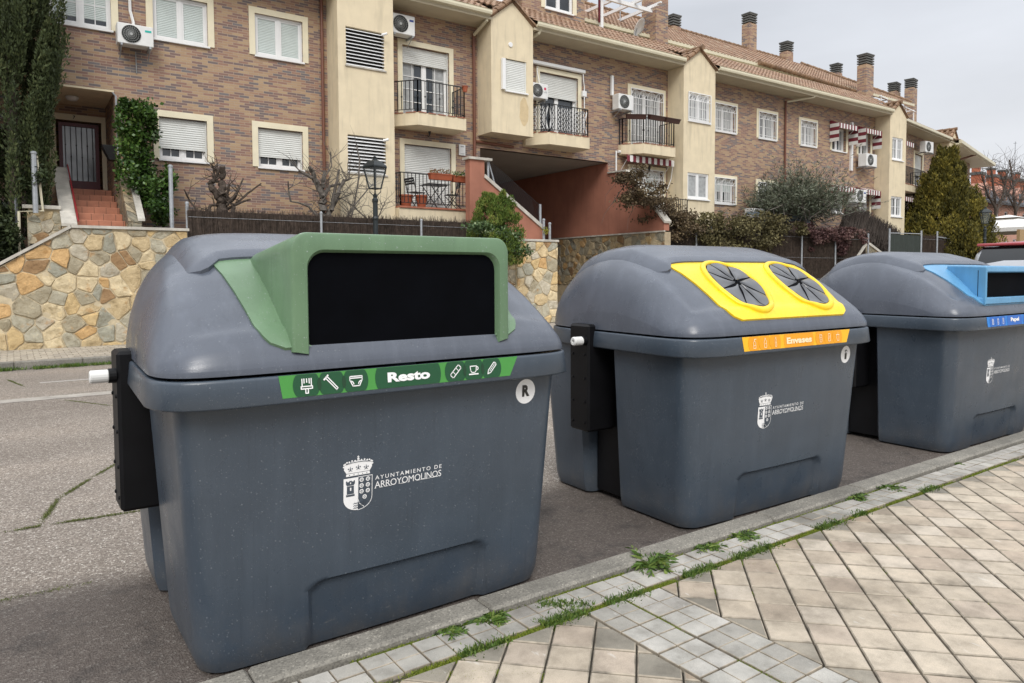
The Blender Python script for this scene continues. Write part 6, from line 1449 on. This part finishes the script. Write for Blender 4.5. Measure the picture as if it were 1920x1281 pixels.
def cloud(name, label, cat, mt, px, Yr, n, ln, wd, seed, stems=None, group=None, dirs=None, stuff=False):
    "px: list of (x, y, rx, ry, weight) blobs in the photograph, each placed at a depth in Yr"
    rg = np.random.default_rng(seed); P = []; D = []; T = []; W_s = sum(b[4] for b in px)
    for (x, y, rx, ry, w_) in px:
        k = int(n*w_/W_s); c = at(x, y, sum(Yr)/2); e_ = at(x+rx, y, sum(Yr)/2); f = at(x, y+ry, sum(Yr)/2); rX = abs(e_.x-c.x); rZ = abs(f.z-c.z)
        ng = max(3, k//120)
        gc = rg.normal(0, .50, (ng, 3)); br = rg.uniform(-.25, .25, ng); gi = rg.integers(0, ng, k)
        q = gc[gi]+rg.normal(0, .22, (k, 3)); q = np.clip(q, -1.25, 1.25)
        P.append(np.stack([c.x+q[:, 0]*rX, c.y+q[:, 1]*(Yr[1]-Yr[0])/2, c.z+q[:, 2]*rZ], 1)); dd = rg.normal(size=(k, 3)); dd += np.array(dirs or (0, -.4, .1)); D.append(dd); T.append(.45+br[gi])
    t = thing(name, label, cat, (0, 0, 0)); leaves('foliage', np.concatenate(P), np.concatenate(D), ln, wd, mt, t, seed, tone=np.concatenate(T))
    if stems:
        m = M()
        for st in stems: pts = [at(a, b, Yq) for a, b, Yq in st[1]]; m.tube(pts, [st[0]*(1-.75*k/(len(pts)-1)) for k in range(len(pts))], 6)
        obj('stems', m, MAT['bark'], t)
    return t
cloud('ivy', 'glossy green ivy mound climbing right of the entrance steps', 'climbing plant', IVY, [(262, 205, 34, 18, 1.2), (245, 245, 24, 40, 1.6), (285, 235, 18, 28, 1), (258, 300, 34, 36, 2.2), (275, 350, 38, 34, 2.4), (300, 390, 28, 26, 1.6), (315, 340, 14, 30, .8)], (18.0, 19.2), 11500, .085, .065, 31, [(.04, [(262, 415, 18.6), (255, 330, 18.8), (250, 240, 19.0), (270, 195, 19.0)]), (.03, [(300, 415, 18.4), (290, 330, 18.6), (285, 230, 18.9)])])
cloud('ivy', 'pale variegated ivy bush under the small bright green conifer', 'climbing plant', VAR, [(905, 428, 40, 10, 1), (940, 440, 32, 16, 1.2), (957, 470, 18, 26, 1)], (16.3, 17.2), 3400, .08, .06, 32, [(.03, [(950, 500, 16.8), (940, 440, 16.8), (905, 428, 16.8)])])
cloud('sprig', 'small yellow green sprig on the golden stone wall end', 'plant', leaf_mat('yellow_leaves', (.14, .15, .02), (.35, .32, .04), None, .5), [(1020, 438, 9, 10, 1)], (17.3, 17.6), 90, .06, .04, 33, [(.012, [(1020, 450, 17.5), (1020, 430, 17.5)])])
cloud('creeper', 'brown withered creeper tumbling down the rust red wall beside the passage', 'climbing plant', VIN, [(1178, 335, 16, 16, 1.4), (1190, 360, 20, 16, 1.6), (1215, 380, 26, 14, 1.8), (1245, 400, 26, 15, 1.8), (1275, 415, 26, 18, 1.6), (1270, 445, 24, 16, 1), (1175, 375, 8, 20, .35)], (16.4, 18.1), 9000, .085, .06, 34, [(.014, [(1176, 330, 17.7), (1168, 352, 17.5), (1154, 372, 17.35), (1146, 384, 17.3), (1133, 402, 17.2), (1128, 420, 17.1)]), (.014, [(1190, 350, 17.5), (1184, 372, 17.3), (1186, 395, 17.2), (1178, 410, 17.2), (1176, 432, 17.1)]), (.010, [(1180, 330, 17.7), (1160, 338, 17.6), (1147, 352, 17.5), (1136, 366, 17.4), (1134, 388, 17.3)]), (.010, [(1174, 345, 17.6), (1160, 362, 17.4), (1150, 380, 17.3), (1141, 390, 17.3)]), (.04, [(1180, 335, 17.6), (1220, 380, 17.2), (1280, 420, 17.0)])])
cloud('creeper', 'olive brown creeper thick over the brush fence behind the yellow container', 'climbing plant', leaf_mat('olive_brown_leaves', (.035, .03, .012), (.11, .095, .04), (.22, .19, .085), .7), [(1310, 425, 34, 18, 1.5), (1360, 425, 34, 20, 1.5), (1410, 428, 34, 22, 1.5), (1455, 432, 30, 20, 1.3), (1360, 452, 50, 14, 1), (1430, 458, 30, 12, .8), (1485, 430, 16, 8, .5)], (16.8, 17.6), 11000, .10, .07, 35, [(.03, [(1300, 440, 17.2), (1400, 432, 17.2), (1490, 425, 17.2)])])
cloud('creeper', 'maroon leaved creeper hanging over the brush fence behind the olive bush', 'climbing plant', MAR, [(1515, 430, 20, 8, 1), (1555, 436, 26, 14, 1.8), (1575, 455, 18, 18, 1.5), (1520, 448, 8, 16, .5), (1600, 432, 24, 6, 1), (1615, 445, 14, 8, .5), (1545, 455, 12, 12, .6), (1580, 475, 8, 8, .3)], (16.9, 17.5), 5200, .11, .075, 36, [(.025, [(1500, 428, 17.2), (1560, 428, 17.2), (1630, 436, 17.2)])])
# olive bush: long whippy shoots
t = thing('olive_bush', 'large loose grey green bush in front of the plain brick facade', 'bush', (0, 0, 0)); rg = np.random.default_rng(41); P = []; D = []; T = []; sm = M()
for k in range(820):
    b = at(1500+rg.normal(0, 36), 415+rg.uniform(-30, 12), 18.4); tx = 1492+rg.normal(0, 47); ty = 366-abs(rg.normal(0, 1))*27*(1.35 if abs(tx-1497) < 22 else .9)+abs(tx-1495)*.28; e_ = at(tx, ty, 18.4)
    b = np.array(b); e_ = np.array(e_); b[1] += rg.normal(0, .5); e_[1] += rg.normal(0, .9); nseg = 26; br = rg.uniform(-.2, .2); side = rg.normal(0, .15, 3)
    for s in range(nseg):
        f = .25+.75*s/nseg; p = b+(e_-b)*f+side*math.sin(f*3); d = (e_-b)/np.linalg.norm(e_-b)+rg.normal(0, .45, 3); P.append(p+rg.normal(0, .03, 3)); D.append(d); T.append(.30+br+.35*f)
    if k % 6 == 0: sm.tube([tuple(b), tuple(b+(e_-b)*.5+side), tuple(e_)], [.02, .012, .004], 4, False)
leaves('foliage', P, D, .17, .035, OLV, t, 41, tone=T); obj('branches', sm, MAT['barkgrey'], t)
def bare(name, label, Y_, trunks, twigs, seed, r0=.08, ndx=40, cat='tree', mt='bark', tl=34):
    t = thing(name, label, cat, (0, 0, 0)); rg = random.Random(seed); m = M()
    for r, pts in trunks:
        P = [at(a, b, Y_+rg.uniform(-.1, .1)) for a, b in pts]; n = len(P); rr = [r*(1-.45*k/(n-1)) for k in range(n)]; Q = []; R_ = []
        for k in range(n-1):
            for j in range(4): f = j/4; Q.append(P[k].lerp(P[k+1], f)+Vector((rg.gauss(0, r*.15), rg.gauss(0, r*.15), 0))); R_.append((rr[k]*(1-f)+rr[k+1]*f)*rg.uniform(.88, 1.12))
        Q.append(P[-1]); R_.append(rr[-1]); m.tube(Q, R_, 8)
    obj('trunk', m, MAT[mt], t); m = M()
    for k in range(twigs):
        r, pts = rg.choice(trunks); i = rg.randrange(len(pts)-1); f = rg.random(); a = Vector(pts[i])*(1-f)+Vector(pts[i+1])*f if False else (pts[i][0]*(1-f)+pts[i+1][0]*f, pts[i][1]*(1-f)+pts[i+1][1]*f)
        ang = rg.uniform(.1, PI-.1); L_ = tl*rg.uniform(.4, 1.2); y0 = Y_+rg.uniform(-.2, .2); p = a; Q = [at(p[0], p[1], y0)]
        for j in range(4): ang += rg.gauss(0, .28); p = (p[0]+L_/4*math.cos(ang), p[1]-L_/4*math.sin(ang)); Q.append(at(p[0], p[1], y0+j*rg.uniform(-.1, .1)))
        m.tube(Q, [r0*.22, r0*.17, r0*.13, r0*.09, r0*.05], 4, False)
        if rg.random() < .6:
            b = Q[2]; m.tube([b, b+Vector((rg.uniform(-.3, .3), rg.uniform(-.1, .1), rg.uniform(.05, .35)))], [r0*.12, r0*.04], 4, False)
    tw_ = obj('twigs', m, MAT[mt], t); tw_['kind'] = 'stuff'; return t
bare('pruned_shrub', 'gnarled dark pruned shrub with spiky shoots behind the left end of the brush fence', 18.2, [(.12, [(415, 425), (414, 390), (418, 365), (416, 340), (417, 312)]), (.10, [(418, 400), (412, 375), (400, 355), (395, 345), (402, 338)]), (.05, [(420, 400), (425, 370), (430, 345)]), (.05, [(400, 340), (401, 318)]), (.05, [(405, 342), (409, 316)]), (.04, [(420, 395), (440, 385), (455, 378), (470, 374)]), (.035, [(425, 385), (445, 360), (456, 335)]), (.035, [(425, 385), (440, 372), (450, 352)]), (.03, [(440, 385), (465, 362), (490, 344)]), (.06, [(435, 405), (438, 385), (442, 383)]), (.025, [(372, 400), (355, 375), (345, 355)]), (.05, [(385, 405), (395, 385), (412, 385)])], 60, 51, .06, cat='shrub')
bare('pruned_tree', 'pollarded bare tree with pale cut stubs between brick wall and cream tower', 18.3, [(.13, [(607, 425), (606, 395), (605, 370)]), (.09, [(606, 372), (597, 350), (588, 330), (580, 312)]), (.08, [(605, 370), (606, 345), (608, 320)]), (.085, [(612, 410), (622, 390), (635, 362), (645, 338)]), (.05, [(606, 368), (618, 350), (638, 344)]), (.05, [(585, 334), (570, 325), (560, 320)]), (.055, [(622, 395), (627, 360), (636, 318)]), (.035, [(645, 340), (660, 334)]), (.035, [(595, 407), (580, 388), (560, 380), (545, 378)]), (.025, [(545, 378), (541, 355), (540, 340)]), (.03, [(650, 412), (655, 400), (660, 392)]), (.02, [(610, 330), (622, 312), (620, 285)])], 75, 52, .055, mt='barkgrey', tl=60)
bare('sapling', 'thin bare sapling in front of the cream louvred tower', 17.9, [(.03, [(655, 420), (665, 380), (672, 340), (674, 300), (668, 270)]), (.02, [(665, 385), (690, 355), (700, 345)]), (.02, [(690, 412), (660, 385), (640, 372)]), (.018, [(705, 415), (715, 395), (722, 378)])], 45, 53, .035, mt='barkgrey', tl=48)
for k, (x, l) in enumerate(((1868, 'bare leafless tree right of the conical evergreen, nearest the far lamp'), (1905, 'bare leafless tree at the right edge in front of the pink building'))):
    bare('bare_tree', l, 34+k*3, [(.16, [(x, 420), (x-2, 385), (x-6, 345), (x-12, 300)]), (.12, [(x, 400), (x+14, 360), (x+22, 320)]), (.12, [(x, 395), (x-16, 365), (x-28, 330)]), (.1, [(x+8, 380), (x+30, 350), (x+45, 335)])], 200, 60+k, .13, mt='bark', tl=50)
# dark shrubs at the far left
cloud('hedge', 'dark shrub behind wire fencing at the far left edge', 'shrub', leaf_mat('dark_shrub_leaves', (.012, .018, .008), (.03, .045, .015), (.07, .09, .03), .6), [(8, 450, 26, 34, 1.4), (-30, 470, 40, 50, 1.6), (0, 410, 16, 24, .6), (70, 330, 22, 30, .7)], (17.8, 18.6), 7000, .09, .05, 37, [(.03, [(10, 470, 19), (5, 400, 19)])])
t = thing('wire_fence', 'grey wire fence and post at the far left edge below the cypress', 'fence', (0, 18.4, 0)); m = M(); m.box(-1.6, .65, 2.2, .12, .67, 3.2); obj('panel', m, simple('grey_sheet', (.16, .18, .20), .6, .15), t)
m = M(); m.tube([(.14, 0, 1.5), (.14, 0, 3.25)], .035, 6); m.tube([(.14, 0, 2.6), (-.3, 0, 2.0)], .02, 5); obj('post', m, MAT['galv'], t)
# ------------------------------------------------------------------ parked car
car = thing('parked_car', 'silver off road car with red roof and dark rear window parked beyond the blue container', 'car', (10.9, 3.05, 0))
Wd, Ln, Hh = 1.86, 4.5, 1.99
def carsec(x):
    # half width / heights at station x from the rear (0) to the nose
    top = np.interp(x, [0, .12, .35, .9, 2.2, 2.9, 3.4, 4.3, 4.5], [1.15, 1.6, 1.92, 1.99, 1.96, 1.55, 1.20, 1.08, .85])
    belt = np.interp(x, [0, .3, 3.2, 4.5], [1.10, 1.15, 1.12, .85]); wb = np.interp(x, [0, .12, .5, 3.8, 4.5], [.78, .88, .93, .92, .72]); wt = np.interp(x, [0, .3, 1, 2.4, 3.4, 4.5], [.62, .66, .70, .68, .72, .60])
    return top, min(belt, top-.02), wb, wt
m = M(); rows = []
for x in [0, .06, .12, .25, .35, .6, .9, 1.5, 2.2, 2.5, 2.9, 3.2, 3.4, 3.9, 4.3, 4.45, 4.5]:
    tp, bl, wb, wt = carsec(x); h = []
    for y, z in ((-wb*.9, .32), (-wb, .45), (-wb, bl*.8), (-wb*.98, bl), (-wt, tp-.10), (-wt*.88, tp-.02), (-wt*.4, tp), (wt*.4, tp), (wt*.88, tp-.02), (wt, tp-.10), (wb*.98, bl), (wb, bl*.8), (wb, .45), (wb*.9, .32)): h.append((x, .93+y, z))
    rows.append(h)
m.grid(rows, True); m.face(rows[0]); m.face(rows[-1][::-1]); 
silver = simple('silver_car_paint', (.42, .43, .45), .3, .05, 3, metal=.5)
obj('body', m, silver, car, smooth=True, auto=math.radians(32))
m = M(); rows = []
for x in (.33, .5, .9, 1.5, 2.2, 2.45): tp, bl, wb, wt = carsec(x); rows.append([(x, .93+f*wt, tp+h) for f, h in ((-1.0, -.045), (-.88, .004), (-.4, .016), (.4, .016), (.88, .004), (1.0, -.045))])
m.grid(rows); m.box(.24, .93-.62, 1.925, .42, .93+.62, 1.965, .012); obj('roof_panel', m, simple('red_car_paint', (.36, .05, .06), .2, .05), car, smooth=True, auto=math.radians(40))
m = M(); m.grid([[(.045+(1.80-1.15)*0-.03, .93+y*1.05, 1.18) for y in (-.62, -.3, 0, .3, .62)], [(.15, .93+y, 1.60) for y in (-.60, -.3, 0, .3, .60)], [(.30, .93+y, 1.915) for y in (-.56, -.3, 0, .3, .56)]]); gl = simple('car_glass', (.006, .008, .01), .08, .2, spec=.7); obj('rear_window', m, gl, car, smooth=True)
for s in (-1, 1):
    m = M()
    for a, b in ((.55, 1.35), (1.42, 2.35)):
        A = carsec(a); Bq = carsec(b); m.quad((a, .93+s*(A[2]+.004), A[1]+.05), (b, .93+s*(Bq[2]+.004), Bq[1]+.05), (b-.1, .93+s*(Bq[3]+.02), Bq[0]-.16), (a+.1, .93+s*(A[3]+.02), A[0]-.16))
    obj('side_window', m, gl, car)
    m = M(); m.box(-.02, .93+s*.62-.1, .85, .08, .93+s*.62+.14*1, 1.12, .02); obj('tail_light', m, simple('red_lens', (.35, .01, .01), .2, .1), car)
    for x in (.95, 3.6): m = M(); m.lathe((x, .93+s*.80, .36), [(.20, s*.0), (.34, s*.0), (.36, s*.03), (.36, s*.16), (.33, s*.18), (.22, s*.17)], 24, 'y'); wl = obj('wheel', m, MAT['black'], car); m = M(); m.lathe((x, .93+s*.80, .36), [(.22, s*.16), (.2, s*.14), (.05, s*.15)], 16, 'y'); obj('rim', m, silver, wl)
m = M(); m.box(-.06, .12, .38, .10, 1.74, .62, .04); obj('bumper', m, MAT['black'], car)
# ------------------------------------------------------------------ distance
gz = thing('gazebo', 'white canvas garden gazebo beyond the conical evergreen at the right edge', 'gazebo', (0, 0, 0)); c = at(1905, 402, 24); 
m = M(); e0 = [(c.x-3.0, 22, c.z-1.15), (c.x+3, 22, c.z-1.15), (c.x+3, 27, c.z-1.15), (c.x-3.0, 27, c.z-1.15)]; k1 = [(c.x-1.2, 23.4, c.z-.42), (c.x+1.2, 23.4, c.z-.42), (c.x+1.2, 25.6, c.z-.42), (c.x-1.2, 25.6, c.z-.42)]; 
m.grid([[(p[0], p[1], p[2]-.3) for p in e0], e0, k1], True); m.grid([[(c.x+(p[0]-c.x)*1.15, p[1], p[2]+.12) for p in k1], [(c.x, 24.5, c.z+.0)]*4], True); obj('canopy', m, MAT['whitecloth'], gz)
m = M(); [m.box(p[0]-.05, p[1]-.05, 0, p[0]+.05, p[1]+.05, p[2]) for p in e0]; obj('poles', m, MAT['white'], gz)
m = M(); m.box(c.x-6, 21.5, 0, c.x+8, 21.7, c.z-1.5); tag(obj('garden_wall', m, simple('tan_plaster', (.36, .24, .12), .8, .1)), 'tan garden wall under the white gazebo at the right edge', 'wall')
def farblock(Yb, pxs, ztop, zslate, zbot, label, seed, mtw, nx=9, floors=3):
    t = thing('apartment_block', label, 'building', (0, 0, 0)); a = at(pxs[0], 400, Yb); b = at(pxs[1], 400, Yb); x0, x1 = a.x, b.x; W = Wall(); hs = []
    dx = (x1-x0)/nx
    for k in range(nx):
        for f in range(floors): z = zbot+1.0+f*(zslate-zbot)/floors; hs.append((x0+dx*(k+.3), x0+dx*(k+.7), z, z+1.5))
    W.front(x0, x1, 0, zslate, hs, Yb, .3); W.quad((x0, Yb, 0), (x0, Yb, zslate), (x0, Yb+12, zslate), (x0, Yb+12, 0)); obj('wall', W, mtw, t)
    for h in hs: m = M(); m.box(h[0], Yb+.2, h[2], h[1], Yb+.25, h[3]); w_ = obj('window', m, MAT['glass'], t); m = M(); frame_box(m, h[0], h[1], h[2], h[3], Yb+.1, Yb+.18, .12); obj('frame', m, MAT['white'], w_)
    m = M(); m.grid([[(x0-.4, Yb-.5, zslate), (x1+.4, Yb-.5, zslate)], [(x0-.2, Yb+.8, (zslate+ztop)/2+.6), (x1, Yb+.8, (zslate+ztop)/2+.6)], [(x0+1, Yb+5, ztop), (x1, Yb+5, ztop)]]); m.box(x0-.5, Yb-.6, zslate-.25, x1+.5, Yb-.4, zslate+.05); r = obj('roof', m, MAT['slate'], t)
    rg = random.Random(seed)
    for k in range(nx//2+1): xx = x0+(x1-x0)*(k+.3+rg.random()*.3)/(nx//2+1); m = M(); m.box(xx, Yb+2, zslate, xx+1.3, Yb+3.1, ztop+1.6); c_ = obj('chimney', m, MAT['orangebrick'], r); m = M(); m.box(xx-.12, Yb+1.88, ztop+1.6, xx+1.42, Yb+3.2, ztop+1.95); obj('cowl', m, MAT['chimcap'], c_)
    for k in range(nx//2): xx = x0+(x1-x0)*(k+.7)/(nx//2+.5); m = M(); m.prism([(xx-.9, zslate+.3), (xx+.9, zslate+.3), (xx+.9, zslate+1.6), (xx, zslate+2.3), (xx-.9, zslate+1.6)], Yb-.2, Yb+2.5); d_ = obj('dormer', m, mtw, r); m = M(); m.box(xx-.5, Yb-.24, zslate+.5, xx+.5, Yb-.19, zslate+1.5); obj('pane', m, MAT['glass'], d_)
MAT['slate'] = simple('slate_roof', (.085, .095, .11), .5, .2, 2); MAT['orangebrick'] = simple('orange_brick', (.42, .13, .065), .8, .12, 3)
farblock(40, (1822, 1960), 12.6, 10.4, 0, 'pink rendered block with slate mansard roof behind the bare trees at the right edge', 1, simple('pink_render', (.50, .27, .20), .8, .1, 2), 8)
farblock(62, (1835, 1990), 20.6, 17.6, 3, 'distant slate roofed block with orange brick chimneys on the right skyline', 2, MAT['orangebrick'], 10, 4)
t = thing('roof_aerial', 'tall thin aerial mast on the far right skyline', 'aerial', tuple(at(1902, 330, 60))); m = M(); m.tube([(0, 0, 0), (0, 0, 6.6)], .06, 5); obj('mast', m, MAT['galv'], t); m = M(); m.tube([(-.7, 0, 6.2), (.7, 0, 6.4)], .05, 4); m.tube([(-1.2, 0, 3.1), (.3, 0, 3.1)], .04, 4); obj('antenna', m, MAT['galv'], t)
